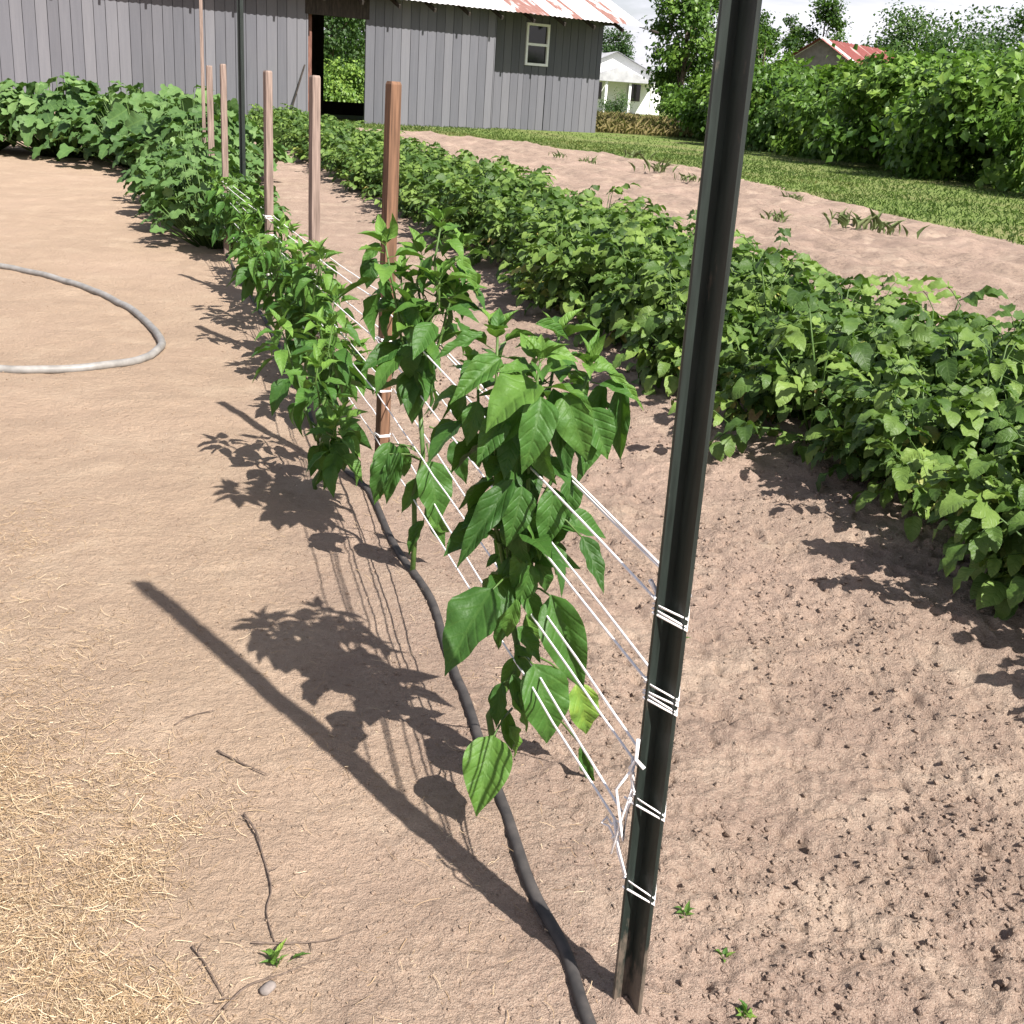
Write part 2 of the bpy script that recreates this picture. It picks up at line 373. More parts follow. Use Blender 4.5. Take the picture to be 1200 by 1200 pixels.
# ------------------------------------------------------------------ peppers
def whorl(mb, p, size, nb, ns, rnd, T=PEP, drop=1.0, tone=.45):
    a0 = rnd.uniform(0, 6.28)
    for i in range(nb):
        a = a0 + i*2.4 + rnd.uniform(-.3, .3)
        k = i/max(1, nb-1)
        e = R(38) - drop*k*R(85) + rnd.uniform(-.25, .25)
        q = np.array(p) + np.array([0, 0, -size*(.05+.75*k)]) + az(a, 0)*size*.05
        d = az(a, e); L = size*(.62+.42*k)*rnd.uniform(.85, 1.12)
        n = nrm(np.array([0, 0, 1.]) - d*d[2] + rnd.normal(0, .25, 3))
        t = T[rnd.integers(0, 4)]
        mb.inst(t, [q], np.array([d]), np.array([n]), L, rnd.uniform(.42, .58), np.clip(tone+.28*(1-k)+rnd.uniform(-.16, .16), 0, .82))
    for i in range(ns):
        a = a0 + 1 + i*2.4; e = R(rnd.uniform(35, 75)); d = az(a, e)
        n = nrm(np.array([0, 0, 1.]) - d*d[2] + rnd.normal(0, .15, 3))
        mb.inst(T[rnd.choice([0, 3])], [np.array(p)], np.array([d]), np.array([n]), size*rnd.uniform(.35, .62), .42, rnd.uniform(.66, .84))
def stem_curve(a, b, rnd, k=5, wob=.012):
    a = np.array(a, float); b = np.array(b, float)
    pts = [a + (b-a)*t + rnd.normal(0, wob, 3)*math.sin(math.pi*t) for t in np.linspace(0, 1, k)]
    return pts
def pepper(base, shoots, size, seed, label, nb=9, ns=5, low=6, group='pepper plants in the staked row', T=PEP, fork=.4, extra=None, tone=.45, fruit=None):
    rnd = np.random.default_rng(seed)
    root = empty('pepper_plant', base, label, 'pepper plant', group)
    lf, st = MB(), MB(); B = np.array([0, 0, -.02])
    sh = [np.array(s, float)-np.array(base) for s in shoots]
    top = max(s[2] for s in sh); mean = np.mean(sh, axis=0)
    fk = np.array([mean[0]*.45, mean[1]*.45, top*fork])
    st.tube(stem_curve(B, fk, rnd), [.0075, .007, .0065, .006, .006], 7)
    for s in sh:
        c = stem_curve(fk + (s-fk)*rnd.uniform(0, .12), s, rnd, 6)
        st.tube(c, list(np.linspace(.005, .0022, 6)), 6)
        whorl(lf, s, size*rnd.uniform(.85, 1.1), nb, ns, rnd, T, tone=tone)
        for _ in range(low):
            t = rnd.uniform(.15, .85); q = c[0] + (c[-1]-c[0])*t
            a = rnd.uniform(0, 6.28); d = az(a, R(rnd.uniform(-65, 15))); n = nrm(np.array([0, 0, 1.])-d*d[2]+rnd.normal(0, .3, 3))
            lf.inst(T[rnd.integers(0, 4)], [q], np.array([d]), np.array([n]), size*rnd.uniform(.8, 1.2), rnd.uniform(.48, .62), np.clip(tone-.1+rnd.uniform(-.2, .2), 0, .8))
    if extra: extra(lf, st, rnd, np.array(base), fk)
    lf.build('leaves', M['pepper'], root, True); st.build('stem', M['stem'], root, True)
    if fruit:
        for (q, ln, rr) in fruit:
            fb = MB(); q = np.array(q)-np.array(base)
            rs = [.3, .8, 1, 1.0, .85, .5, .1]
            fb.tube([q+np.array([.002*math.sin(i), 0, -ln*i/6]) for i in range(7)], [rr*k for k in rs], 10, .5)
            o = fb.build('pepper_fruit', M['stem'], root, True)
    return root

def hero_leaves(specs, Y, rnd):
    """leaves of one plant, given where each leaf base and tip sits at row distance Y (+depth offsets)"""
    def f(lf, st, r2, base, fk):
        for (bx, by, tx, ty, wpx, dy, dt, tone, attach) in specs:
            p = at_y(bx, by, Y+dy); q = at_y(tx, ty, Y+dy+dt)
            d = q-p; L = np.linalg.norm(d)
            W = (wpx/F*np.linalg.norm(p-[0, 0, HC]))/L
            view = nrm(np.array([0, 0, HC])-p)
            n = nrm(view + np.array([0, 0, .9]) + rnd.normal(0, .3, 3))
            T = PEPH[rnd.integers(0, 4)]
            curl_comp = nrm(d + n*.22*L)
            lf.inst(T, [p-base], np.array([curl_comp]), np.array([n]), L*1.06, W*1.0, tone)
            if attach is not None:
                a = at_y(attach[0], attach[1], Y) - base
                m_ = (a+p-base)/2 + [0, 0, .006]
                st.tube([a, m_, p-base+nrm(d)*.004], [.0024, .0019, .0016], 5)
    return f

P1 = (.462, 1.735, Hs(.462, 1.735))
Y1 = P1[1]
spec1 = [
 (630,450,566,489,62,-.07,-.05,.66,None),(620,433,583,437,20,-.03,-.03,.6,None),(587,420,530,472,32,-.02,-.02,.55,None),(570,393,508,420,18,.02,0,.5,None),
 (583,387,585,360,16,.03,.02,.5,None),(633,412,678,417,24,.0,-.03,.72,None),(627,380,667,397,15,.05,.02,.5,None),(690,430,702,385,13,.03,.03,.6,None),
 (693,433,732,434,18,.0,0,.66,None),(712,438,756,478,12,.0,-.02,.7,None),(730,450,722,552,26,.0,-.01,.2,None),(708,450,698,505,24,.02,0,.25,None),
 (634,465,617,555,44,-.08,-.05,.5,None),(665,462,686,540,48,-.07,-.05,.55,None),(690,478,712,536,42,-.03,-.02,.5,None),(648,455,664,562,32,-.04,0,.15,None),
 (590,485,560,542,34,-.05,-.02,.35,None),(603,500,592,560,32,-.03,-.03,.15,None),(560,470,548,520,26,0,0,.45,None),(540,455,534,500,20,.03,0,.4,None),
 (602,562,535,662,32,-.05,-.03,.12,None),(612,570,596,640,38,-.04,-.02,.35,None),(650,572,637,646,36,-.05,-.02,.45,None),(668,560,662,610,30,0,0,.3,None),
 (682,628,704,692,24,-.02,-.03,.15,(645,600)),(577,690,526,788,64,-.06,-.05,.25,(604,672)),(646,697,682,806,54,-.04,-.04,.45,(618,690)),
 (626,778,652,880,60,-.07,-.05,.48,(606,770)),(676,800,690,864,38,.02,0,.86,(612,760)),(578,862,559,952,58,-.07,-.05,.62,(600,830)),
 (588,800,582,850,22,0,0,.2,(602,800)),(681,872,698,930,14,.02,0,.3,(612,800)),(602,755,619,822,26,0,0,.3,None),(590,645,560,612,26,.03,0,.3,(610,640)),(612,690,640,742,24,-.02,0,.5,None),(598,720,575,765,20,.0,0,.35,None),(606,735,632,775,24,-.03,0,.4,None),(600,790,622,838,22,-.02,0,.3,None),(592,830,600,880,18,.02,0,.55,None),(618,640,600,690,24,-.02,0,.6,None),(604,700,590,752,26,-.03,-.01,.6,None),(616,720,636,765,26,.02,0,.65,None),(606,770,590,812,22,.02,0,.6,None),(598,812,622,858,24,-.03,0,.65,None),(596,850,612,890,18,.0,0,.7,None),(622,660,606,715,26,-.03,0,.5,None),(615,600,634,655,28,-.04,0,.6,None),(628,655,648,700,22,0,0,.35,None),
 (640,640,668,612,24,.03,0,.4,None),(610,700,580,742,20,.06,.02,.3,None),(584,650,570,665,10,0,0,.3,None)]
hr = np.random.default_rng(11)
def P1sh(px, py, dy=0): return tuple(at_y(px, py, Y1+dy))
pepper(P1, [P1sh(633, 425, -.03), P1sh(583, 395, .04), P1sh(692, 428, .02), P1sh(655, 395, .10), P1sh(610, 450, .10), P1sh(560, 440, .05)],
       .098, 3, 'tall leafy pepper plant nearest the camera beside the dark green metal post', 10, 6, 7, extra=hero_leaves(spec1, Y1, hr), fork=.42, tone=.36,
       fruit=[(at_y(614, 622, Y1-.02), .06, .014), (at_y(622, 675, Y1-.015), .045, .012)])
# second cane of the nearest plant is part of it
Y2 = 2.72
P2 = (.462, Y2, Hs(.462, Y2))
spec2 = [(503,540,514,615,44,-.05,-.04,.45,(500,520)),(533,515,546,565,24,0,0,.15,(503,500)),(455,530,436,586,24,-.04,0,.3,(495,540)),(468,530,452,590,22,-.04,0,.3,(495,540)),
 (486,445,483,497,26,-.03,0,.3,None),(488,355,482,404,28,-.05,-.02,.5,None),(437,303,430,338,20,0,0,.15,None),(445,285,424,312,14,0,0,.55,None),(533,300,563,345,16,0,0,.7,None),
 (500,590,520,640,20,.03,0,.4,(500,570)),(458,518,446,582,30,.02,-.03,.4,(490,530)),(446,540,440,590,24,.08,0,.5,None),(470,520,474,566,22,.02,0,.5,(492,530)),(505,600,528,632,18,.0,0,.6,(500,590)),(496,560,470,600,20,.0,0,.55,None),(497,610,478,650,16,0,0,.3,(500,590))]
def P2sh(px, py, dy=0): return tuple(at_y(px, py, Y2+dy))
pepper(P2, [P2sh(517, 262, -.02), P2sh(452, 288, -.02), P2sh(515, 330, -.08), P2sh(495, 300, .08), P2sh(482, 370, -.03), P2sh(540, 290, .05), P2sh(470, 325, .03), P2sh(530, 345, .02)],
       .105, 5, 'tall pepper plant with a bare lower stem just right of the red brown stake', 9, 6, 4, extra=hero_leaves(spec2, Y2, hr), fork=.5, tone=.42)
row = [(.27, 3.42, .50, 4, 'bushy low pepper plant at the left foot of the red brown stake'),
       (.36, 4.02, .50, 4, 'small pepper plant between the red brown stake and the next pale stake'),
       (.31, 4.62, .58, 6, 'dense pepper plant around the foot of the pale stake left of the red brown one'),
       (.27, 5.25, .56, 5, 'pepper plant just behind the pale stake left of the red brown one'),
       (.22, 5.85, .52, 5, 'pepper plant just in front of the third wooden stake from the camera'),
       (.18, 6.5, .58, 6, 'pepper plant at the foot of the third wooden stake from the camera'),
       (.12, 7.2, .55, 5, 'pepper plant behind the third wooden stake from the camera'),
       (.05, 7.9, .60, 6, 'farthest pepper plant, in front of the distant green metal post')]
for i, (x, y, h, nsh, lab) in enumerate(row):
    rr = np.random.default_rng(40+i); z = Hs(x, y)
    sh = [(x+rr.uniform(-.115, .115), y+rr.uniform(-.25, .25), z+h*rr.uniform(.5, 1.0)) for _ in range(nsh+1)]
    pepper((x, y, z), sh, .118, 60+i, lab, 9, 5, 5, fork=.3, tone=.48)

# ------------------------------------------------------------------ big-leaved plants further down the row
def squash_plant(seed, h, r, nl, size):
    rnd = np.random.default_rng(seed)
    lf, st = MB(), MB()
    for i in range(nl):
        a = rnd.uniform(0, 6.28); rr = r*math.sqrt(rnd.uniform(0, 1)); top = h*(1-.55*(rr/r)**2)*rnd.uniform(.2, 1.05)**.6
        q = np.array([math.cos(a)*rr, math.sin(a)*rr, max(.05, top)])
        st.tube([np.array([math.cos(a)*rr*.3, math.sin(a)*rr*.3, -.02]), q*[.75, .75, .6], q], [.006, .005, .004], 4)
        d = az(a+rnd.uniform(-.6, .6), R(rnd.uniform(-40, 15))); n = nrm(np.array([0, 0, 1.])-d*d[2]+rnd.normal(0, .3, 3))
        lf.inst(SQ[rnd.integers(0, 3)], [q], np.array([d]), np.array([n]), size*rnd.uniform(.6, 1.15), rnd.uniform(.85, 1.05), np.clip(rnd.normal(.5, .2), .05, .88))
    return lf, st
def plant_from(name, mbs, loc, label, cat, group, mats):
    root = empty(name, loc, label, cat, group)
    mbs[0].build('leaves', mats[0], root, True); mbs[1].build('stem', mats[1], root, True)
    return root
cu = [plant_from('cucumber_plant', squash_plant(100+i, .60, .42, 170, .15), (0, 0, 0), 'x', 'vegetable plant', 'broad leaved plants past the peppers', (M['squash'], M['stem'])) for i in range(2)]
culoc = [(-.02, 8.7, 'broad leaved plant at the foot of the distant green metal post'), (-.12, 9.5, 'broad leaved plant just behind the distant green metal post'),
         (-.22, 10.4, 'broad leaved plant with its shade on the sandy path, below the squash mound'), (-.3, 11.4, 'broad leaved plant in front of the squash mound at the row bend'),
         (-.1, 12.4, 'broad leaved plant touching the right side of the squash mound')]
for i, (x, y, lab) in enumerate(culoc):
    if i < 2:
        o = cu[i]; o.location = (x, y, Hs(x, y)); o.rotation_euler = (0, 0, i*2); o['label'] = lab
    else: copy_tree(cu[i % 2], (x, y, Hs(x, y)), i*1.7, 1.0+.04*i, lab)
sq = [plant_from('squash_plant', squash_plant(200+i, .98, .9, 330, .27), (0, 0, 0), 'x', 'squash plant', 'squash plants mounded at the row end', (M['squash'], M['stem'])) for i in range(2)]
sqloc = [(-.85, 15.4, 'squash plant at the front of the big leafy mound by the path'), (-1.95, 16.6, 'squash plant on the left side of the big leafy mound'),
         (-.5, 17.2, 'squash plant at the back right of the big leafy mound under the tall thin pole'), (-3.1, 17.0, 'leftmost squash plant at the edge of the view before the grey shed'),
         (-.2, 14.2, 'squash plant forming the right flank of the big leafy mound'), (-4.4, 17.3, 'squash plant left of the mound, almost outside the view')]
for i, (x, y, lab) in enumerate(sqloc):
    if i < 2:
        o = sq[i]; o.location = (x, y, Hs(x, y)); o['label'] = lab
    else: copy_tree(sq[i % 2], (x, y, Hs(x, y)), i*1.3, .92 if i == 4 else 1.0, lab)

# ------------------------------------------------------------------ potatoes
def potato(seed, h=.355, r=.31, near=False):
    rnd = np.random.default_rng(seed); lf, st = MB(), MB(); T = POTH if near else POT
    for s in range(13):
        a = rnd.uniform(0, 6.28); lean = rnd.uniform(.1, 1.12)
        top = np.array([math.cos(a)*r*lean, math.sin(a)*r*lean, h*(1.1-.78*lean**2.2)*rnd.uniform(.8, 1.12)])
        mid_ = top*[.45, .45, .6]
        pts = [np.array([0, 0, -.03]), mid_, top]
        st.tube(pts, [.005, .004, .002], 5)
        for l in range(6):
            t = 1.0 if l == 0 else rnd.uniform(.25, 1); q = (mid_*(2*t) if t < .5 else mid_+(top-mid_)*(2*t-1))
            aa = a+rnd.uniform(-1.5, 1.5); e = R(rnd.uniform(-25, 40)); e = R(35) if l == 0 else e; d = az(aa, e); Lr = rnd.uniform(.10, .165)
            side = nrm(np.cross(d, [0, 0, 1.])); upn = np.cross(side, d)
            q2 = q + d*Lr - np.array([0, 0, .02])
            st.tube([q, q+d*Lr*.5+[0, 0, .004], q2], [.002, .0017, .001], 3)
            dead = rnd.uniform() < (.012 if q[2] > .18 else .12)
            tone = rnd.uniform(.86, 1.0) if dead else np.clip(.44+rnd.normal(.12, .17), .03, .78)
            ds, qs, ns, ls = [nrm(d-[0, 0, .35])], [q2], [upn], [rnd.uniform(.078, .108)]
            for k, tt in enumerate((.35, .7)):
                for sg in (-1, 1):
                    qs.append(q+d*Lr*tt); ds.append(nrm(d*.55+side*sg-[0, 0, .25])); ns.append(upn+side*sg*.2); ls.append(rnd.uniform(.054, .086))
            ns = np.array(ns)+rnd.normal(0, .22, (len(ns), 3))
            lf.inst(T[rnd.integers(0, 3)], np.array(qs), np.array(ds), nrm(ns), np.array(ls), rnd.uniform(.54, .72), tone if dead else min(tone+rnd.normal(0,.06), .78))
    return lf, st
pv = [plant_from('potato_plant', potato(300+i, near=(i < 3)), (0, 0, 0), 'x', 'potato plant', 'potato plants in the long bushy row', (M['potato'], M['stem'])) for i in range(6)]
used = [False]*6
rp = np.random.default_rng(5); near_lab = []
cells = []
y = 1.45; k = 0
while y < 26.2:
    for lane, off in ((0, -.36), (1, .0), (2, .34)):
        x = float(pot_c(y)) + off + rp.uniform(-.06, .06); yy = y + rp.uniform(-.08, .08) + lane*.12
        cells.append((lane, k, x, yy))
    y += .38 if y < 12 else .5; k += 1
LN = ['near side', 'middle', 'far side']; ORD = ['first', 'second', 'third', 'fourth', 'fifth', 'sixth', 'seventh', 'eighth']
for (lane, k, x, yy) in cells:
    v = (k*2+lane*3) % 6 if yy > 6 else (k+lane) % 3
    if yy < 5.2: lab = f'{ORD[min(k,7)]} large potato plant from the near end along the {LN[lane]} of the potato row'
    elif lane == 0 and yy < 12: lab = 'green potato plant on the path side of the row behind the wooden stakes'
    elif yy < 12: lab = 'green potato plant in the middle or far side of the bushy potato row'
    else: lab = 'small distant potato plant toward the shed end of the bushy row'
    loc = (x, yy, Hs(x, yy)); sc = rp.uniform(.80, 1.16); rz = rp.uniform(0, 6.28)
    if not used[v]:
        used[v] = True; o = pv[v]; o.location = loc; o.rotation_euler = (0, 0, rz); o.scale = (sc,)*3; o['label'] = lab
    else: copy_tree(pv[v], loc, rz, sc, lab)

# ------------------------------------------------------------------ ground
def polar():
    r = [0.35]
    while r[-1] < 6: r.append(r[-1]*1.0038)
    while r[-1] < 60: r.append(r[-1]*(1.006 if r[-1] < 26 else 1.012))
    while r[-1] < 1500: r.append(r[-1]*1.07)
    r = np.array(r); a = np.radians(np.linspace(-46, 58, 600))       # angle from +Y towards +X
    RR, AA = np.meshgrid(r, a, indexing='ij')
    X = RR*np.sin(AA); Y = RR*np.cos(AA)
    Z = H(X, Y)
    V = np.stack([X, Y, Z], -1).reshape(-1, 3); n, m_ = RR.shape
    i, j = np.meshgrid(np.arange(n-1), np.arange(m_-1), indexing='ij'); b_ = i*m_+j
    Fq = np.stack([b_, b_+m_, b_+m_+1, b_+1], -1).reshape(-1, 4)
    c = V[Fq].mean(1); g_ = garden(c[:, 0], c[:, 1]) + .35*noise(c[:, 0], c[:, 1], .6, 12) + .25*noise(c[:, 0], c[:, 1], .2, 13)
    Fq = Fq[:, ::-1]
    for nm, msk, mat in (('soil', g_ > 0, M['soil']), ('lawn', g_ <= 0, M['lawn'])):
        f = Fq[msk]; u, inv = np.unique(f.ravel(), return_inverse=True)
        mb = MB(); mb.raw(V[u], inv.reshape(-1, 4)); o = mb.build(nm, mat, None, True); tag(o, kind='structure')
polar()
mb = MB(); mb.raw([(-1500, -1500, -.12), (1500, -1500, -.12), (1500, 1500, -.12), (-1500, 1500, -.12)], [(0, 1, 2, 3)])
tag(mb.build('ground', M['soil']), kind='structure')

# clods: uncountable crumbs of soil
def clods():
    ph = (1+5**.5)/2
    t = []
    # a lumpy cube-sphere, quads only
    g_ = np.linspace(-1, 1, 3); V = []; Fq = []; 
    for axx in range(3):
        for sg in (-1, 1):
            b_ = len(V)
            for u in g_:
                for v in g_:
                    p = np.zeros(3); p[axx] = sg; p[(axx+1) % 3] = u*sg; p[(axx+2) % 3] = v
                    V.append(p/np.linalg.norm(p))
            for i in range(2):
                for j in range(2): Fq.append((b_+i*3+j, b_+(i+1)*3+j, b_+(i+1)*3+j+1, b_+i*3+j+1))
    V = np.array(V); Fq = np.array(Fq); mb = MB(); Ts = []
    for s in range(6):
        r_ = 1+.45*noise(V[:, 0]*1.0+V[:, 2]*.7+s*5, V[:, 1]+V[:, 2]*.9, .9, s)*2
        Ts.append((V*r_[:, None]*[1, 1, .65], Fq, np.zeros((len(V), 2))))
    n = 200000
    y = .7+rng.uniform(0, 1, n)**1.7*7; x = rng.uniform(-1.6, 4.2, n)*(.45+y*.16)+.3
    keep = (rng.uniform(0, 1, n) < (.5+.5*rough(x, y)**2)*np.clip(.55+1.6*noise(x, y, .35, 31), 0.05, 1)) & (garden(x, y) > .2)
    x, y = x[keep], y[keep]; z = H(x, y); s = .0011+.0062*rng.uniform(0, 1, len(x))**4.5*(.35+.65*rough(x, y))
    P = np.stack([x, y, z+s*.15], -1); D = nrm(rng.normal(0, 1, (len(x), 3))*[1, 1, .3]); Nn = nrm(rng.normal(0, .3, (len(x), 3))+[0, 0, 1])
    idx = rng.integers(0, 6, len(x))
    for k_ in range(6):
        q = idx == k_
        mb.inst(Ts[k_], P[q], D[q], Nn[q], s[q], 1.0, .5)
    tag(mb.build('soil_clods', M['soil'], None, True), 'loose brown crumbs and clods scattered over the tilled soil', 'soil clods', kind='stuff')
clods()
def straw():
    n = 620000; y = .75+rng.uniform(0, 1, n)**1.2*2.6; x = -1.4+rng.uniform(0, 1, n)**.8*2.0
    EP = [gnd(*q) for q in ((300, 1195), (262, 1040), (228, 900), (196, 800), (165, 720), (120, 640))]
    lim = np.interp(y, [p[1] for p in EP], [p[0] for p in EP]) + .02
    dd = lim - x + .22*noise(x, y, .3, 41) + .10*noise(x, y, .09, 44)
    pr = np.clip(.80*sstep(-.04, .30, dd)*(.12+.88*sstep(2.35, 1.55, y)), 0.007, 1)*(0.15+1.3*np.clip(.5+noise(x, y, .13, 42), 0, 1))
    q = rng.uniform(0, 1, n) < pr; x, y = x[q], y[q]; m_ = len(x)
    z = H(x, y)+.001+.008*rng.uniform(0, 1, m_)**1.5; a = rng.uniform(0, 6.28, m_)
    D = np.stack([np.cos(a), np.sin(a), rng.normal(.0, .16, m_)], -1); Nn = nrm(np.stack([rng.normal(0, .5, m_), rng.normal(0, .5, m_), np.ones(m_)], -1))
    mb = MB(); L = .004+.042*rng.uniform(0, 1, m_)**3.0
    kk = rng.integers(0, 4, m_); wd = rng.uniform(.0005, .0011, m_); tn = np.clip(rng.normal(.5, .25, m_), 0, 1)
    for k_ in range(4):
        s = kk == k_; c = (.08, .7, -.5, 1.2)[k_]
        t = np.linspace(0, 1, 4); yy = np.sin(c*t+1e-6)/(abs(c)+1e-6)*np.sign(c); xx = (1-np.cos(c*t))/(abs(c)+1e-6)
        V = []; 
        for tt, a_, b_ in zip(t, xx, yy): V += [(a_, abs(b_), 0), (a_, abs(b_), 0)]
        V = np.array(V); Fq = np.array([(0, 1, 3, 2), (2, 3, 5, 4), (4, 5, 7, 6)])
        # ribbons of constant width: offset sideways after scaling
        P = np.stack([x, y, z], -1)[s]; Dn = nrm(D[s]); X = nrm(np.cross(Dn, Nn[s])); Ls = L[s]; w_ = wd[s]
        pts = P[:, None] + X[:, None]*(V[None, :, 0:1]*Ls[:, None, None]) + Dn[:, None]*(V[None, :, 1:2]*Ls[:, None, None])
        side = np.tile([-1., 1.], 4)[None, :, None]*w_[:, None, None]*.5
        pts = pts + X[:, None]*side + np.array([0, 0, 1.])*np.abs(side)*.6
        nn_ = len(P); mb.raw(pts.reshape(-1, 3), (Fq[None]+(np.arange(nn_)*8)[:, None, None]).reshape(-1, 4), None, np.repeat(tn[s], 8))
    tag(mb.build('straw', M['straw'], None, True), 'dry yellow straw and clippings littering the left edge of the path', 'straw', kind='stuff')
straw()

# lawn blades, taller dry grass by the shed
def grass(name, n, xr, yr, cond, hmin, hmax, tone, label, wid=.0045):
    x = rng.uniform(*xr, n); y = rng.uniform(*yr, n); q = cond(x, y); x, y = x[q], y[q]; m_ = len(x)
    a = rng.uniform(0, 6.28, m_); e = np.radians(rng.uniform(45, 88, m_)); D = np.stack([np.cos(a)*np.cos(e), np.sin(a)*np.cos(e), np.sin(e)], -1)
    Nn = np.stack([-np.cos(a), -np.sin(a), np.full(m_, .4)], -1); L = rng.uniform(hmin, hmax, m_)
    mb = MB(); P = np.stack([x, y, H(x, y, False)-.005], -1); tt = np.clip(tone+.25*noise(x, y, 1.5, 51)*2+rng.uniform(-.2, .2, m_), 0, 1)
    for k_ in range(3):
        s = (np.arange(m_) % 3) == k_
        mb.inst(GR[k_], P[s], D[s], Nn[s], L[s], (wid/L)[s], tt[s])
    return tag(mb.build(name, M['grass'], None, True), label, 'grass', kind='stuff')
def lawncond(x, y):
    g_ = garden(x, y)+.35*noise(x, y, .6, 12); return (g_ < .12) & (rng.uniform(0, 1, len(x)) < np.clip(1.2-(-g_)/6, .15, 1))
grass('grass', 62000, (3, 16), (9, 38), lawncond, .03, .10, .38, 'green and tan mown grass strip between the tilled soil and the hedge', .012)

# ------------------------------------------------------------------ shed
A0 = gnd(428, 144); A0[2] = 0
U = nrm(np.array([.937, .348, 0])); NN = np.array([-U[1], U[0], 0])      # along the wall, away from the camera
def on_wall(px, py, off=0.0):
    d = ray(px, py); o = np.array([0, 0, HC]); t = ((A0+NN*off-o).dot(NN))/d.dot(NN); p = o+d*t
    return (p-A0).dot(U), p[2]
SL = -18.0
s_dl = on_wall(361, 120)[0]; s_dr = on_wall(427, 120)[0]; s_c = on_wall(577, 120)[0]; REC = .9
s_r = on_wall(702, 90, REC)[0]; z_e = 3.33; z_door = on_wall(395, 19)[1]
AX = np.array([U, NN, [0, 0, 1]])
shed = empty('shed', A0, 'long weathered grey board shed with rusty tin roof and open doorway', 'shed')
def W(s, o, z): return U*s+NN*o+np.array([0, 0, z])
def boards(s0, s1, z0, z1, off, name, parent, w=.285, label=None):
    mb = MB(); s = s0; k_ = 0
    while s < s1-.02:
        e = min(s+w*random.uniform(.93, 1.07), s1); gap = .007
        mb.box(W((s+e)/2, off+random.uniform(-.003, .003), (z0+z1)/2), (e-s)/2-gap, .012, (z1-z0)/2, AX, random.uniform(.1, .9)); s = e
    mb.box(W((s0+s1)/2, off+.04, (z0+z1)/2), (s1-s0)/2-.01, .012, (z1-z0)/2-.01, AX, 0)
    o = mb.build(name, M['boards'], parent)
    if label: o['label'] = label
    return o
boards(SL, s_dl, -.1, z_e+.05, 0, 'wall', shed)
boards(s_dr, s_c, -.1, z_e+.05, 0, 'wall', shed)
# recessed bay with a window hole
w0, wz0 = on_wall(614, 76, REC); w1, wz1 = on_wall(644, 29, REC); 
boards(s_c, w0, -.1, z_e+.3, REC, 'wall', shed, label='recessed wall in the shade of the eave')
boards(w1, s_r, -.1, z_e+.3, REC, 'wall', shed, label='recessed wall in the shade of the eave')
boards(w0, w1, -.1, wz0, REC+.002, 'wall', shed); boards(w0, w1, wz1, z_e+.3, REC+.002, 'wall', shed)
DEP = 7.0
mb = MB(); mb.box(W(s_c-.015, REC/2+.02, z_e/2), .014, REC/2, z_e/2, AX, .4); mb.box(W(s_r+.016, REC+(DEP-REC)/2, 1.9), .015, (DEP-REC)/2, 2.0, AX, .4)
mb.box(W(SL-.016, DEP/2, 1.9), .015, DEP/2, 2.0, AX, .4); mb.build('side_wall', M['boards'], shed)
# back wall with its own opening
b0 = on_wall(379, 100, DEP)[0]; b1 = on_wall(424, 100, DEP)[0]+.8
mb = MB(); mb.box(W((SL+b0)/2, DEP, 1.9), (b0-SL)/2, .02, 2.0, AX); mb.box(W((b1+s_r)/2, DEP, 1.9), (s_r-b1)/2, .02, 2.0, AX)
mb.box(W((b0+b1)/2, DEP, .15), (b1-b0)/2, .021, .24, AX); mb.box(W((b0+b1)/2, DEP, 3.6), (b1-b0)/2, .021, .42, AX)
mb.box(W(s_dl-.4, DEP/2, 1.7), .02, DEP/2-.1, 1.8, AX); mb.box(W(b1+.05, DEP/2, 1.7), .02, DEP/2-.1, 1.8, AX)
mb.build('back_wall', M['beam'], shed)
mb = MB(); mb.box(W((s_dl+s_dr)/2, .03, (z_door+z_e)/2+.05), (s_dr-s_dl)/2+.1, .05, (z_e-z_door)/2+.06, AX); mb.build('door_header', M['beam'], shed)
mb = MB(); mb.box(W(s_dl+.12, .35, 1.5), .10, .10, 1.55, AX); mb.build('door_post', M['redpost'], shed)
# window
fr = MB(); ft = .075; wc = (w0+w1)/2; zc = (wz0+wz1)/2; o_ = REC-.03
fr.box(W(w0+ft/2, o_, zc), ft/2, .035, (wz1-wz0)/2, AX); fr.box(W(w1-ft/2, o_, zc), ft/2, .035, (wz1-wz0)/2, AX)
for zz in (wz0+ft/2, wz1-ft/2, zc): fr.box(W(wc, o_-.002, zz), (w1-w0)/2-ft, .033, ft/2, AX)
fo = fr.build('window', M['white'], shed)
mb = MB(); mb.box(W(wc, REC+.01, zc), (w1-w0)/2-ft+.01, .006, (wz1-wz0)/2-ft+.01, AX); mb.build('pane', M['glass'], fo)
# roof: corrugated sheets
def roof(mb, s0, s1, o0, z0, o1, z1, amp=.012, per=.18, thick=.01, sheet=.62, Wf=W, seed=1):
    rd = random.Random(seed); n = int((s1-s0)/(per/4)); ss = np.linspace(s0, s1, n+1)
    tone = {}
    for i in range(n):
        k_ = int((ss[i]-s0)/sheet); tone.setdefault(k_, rd.choice([.1, .3, .45, .6, .95, .2, .8]))
        zz = [amp*math.sin(2*math.pi*s/per)+(.006 if k_ % 2 else 0) for s in (ss[i], ss[i+1])]
        V = [Wf(ss[i], o0, z0+zz[0]), Wf(ss[i+1], o0, z0+zz[1]), Wf(ss[i+1], o1, z1+zz[1]), Wf(ss[i], o1, z1+zz[0])]
        V += [v-np.array([0, 0, thick]) for v in V]
        UV = [(ss[i], 0), (ss[i+1], 0), (ss[i+1], 5), (ss[i], 5)]*2
        mb.raw(V, [(0, 1, 2, 3), (7, 6, 5, 4), (0, 4, 5, 1), (3, 2, 6, 7)], UV, tone[k_])
OV = .70; sl = math.tan(R(23)); rid = DEP/2
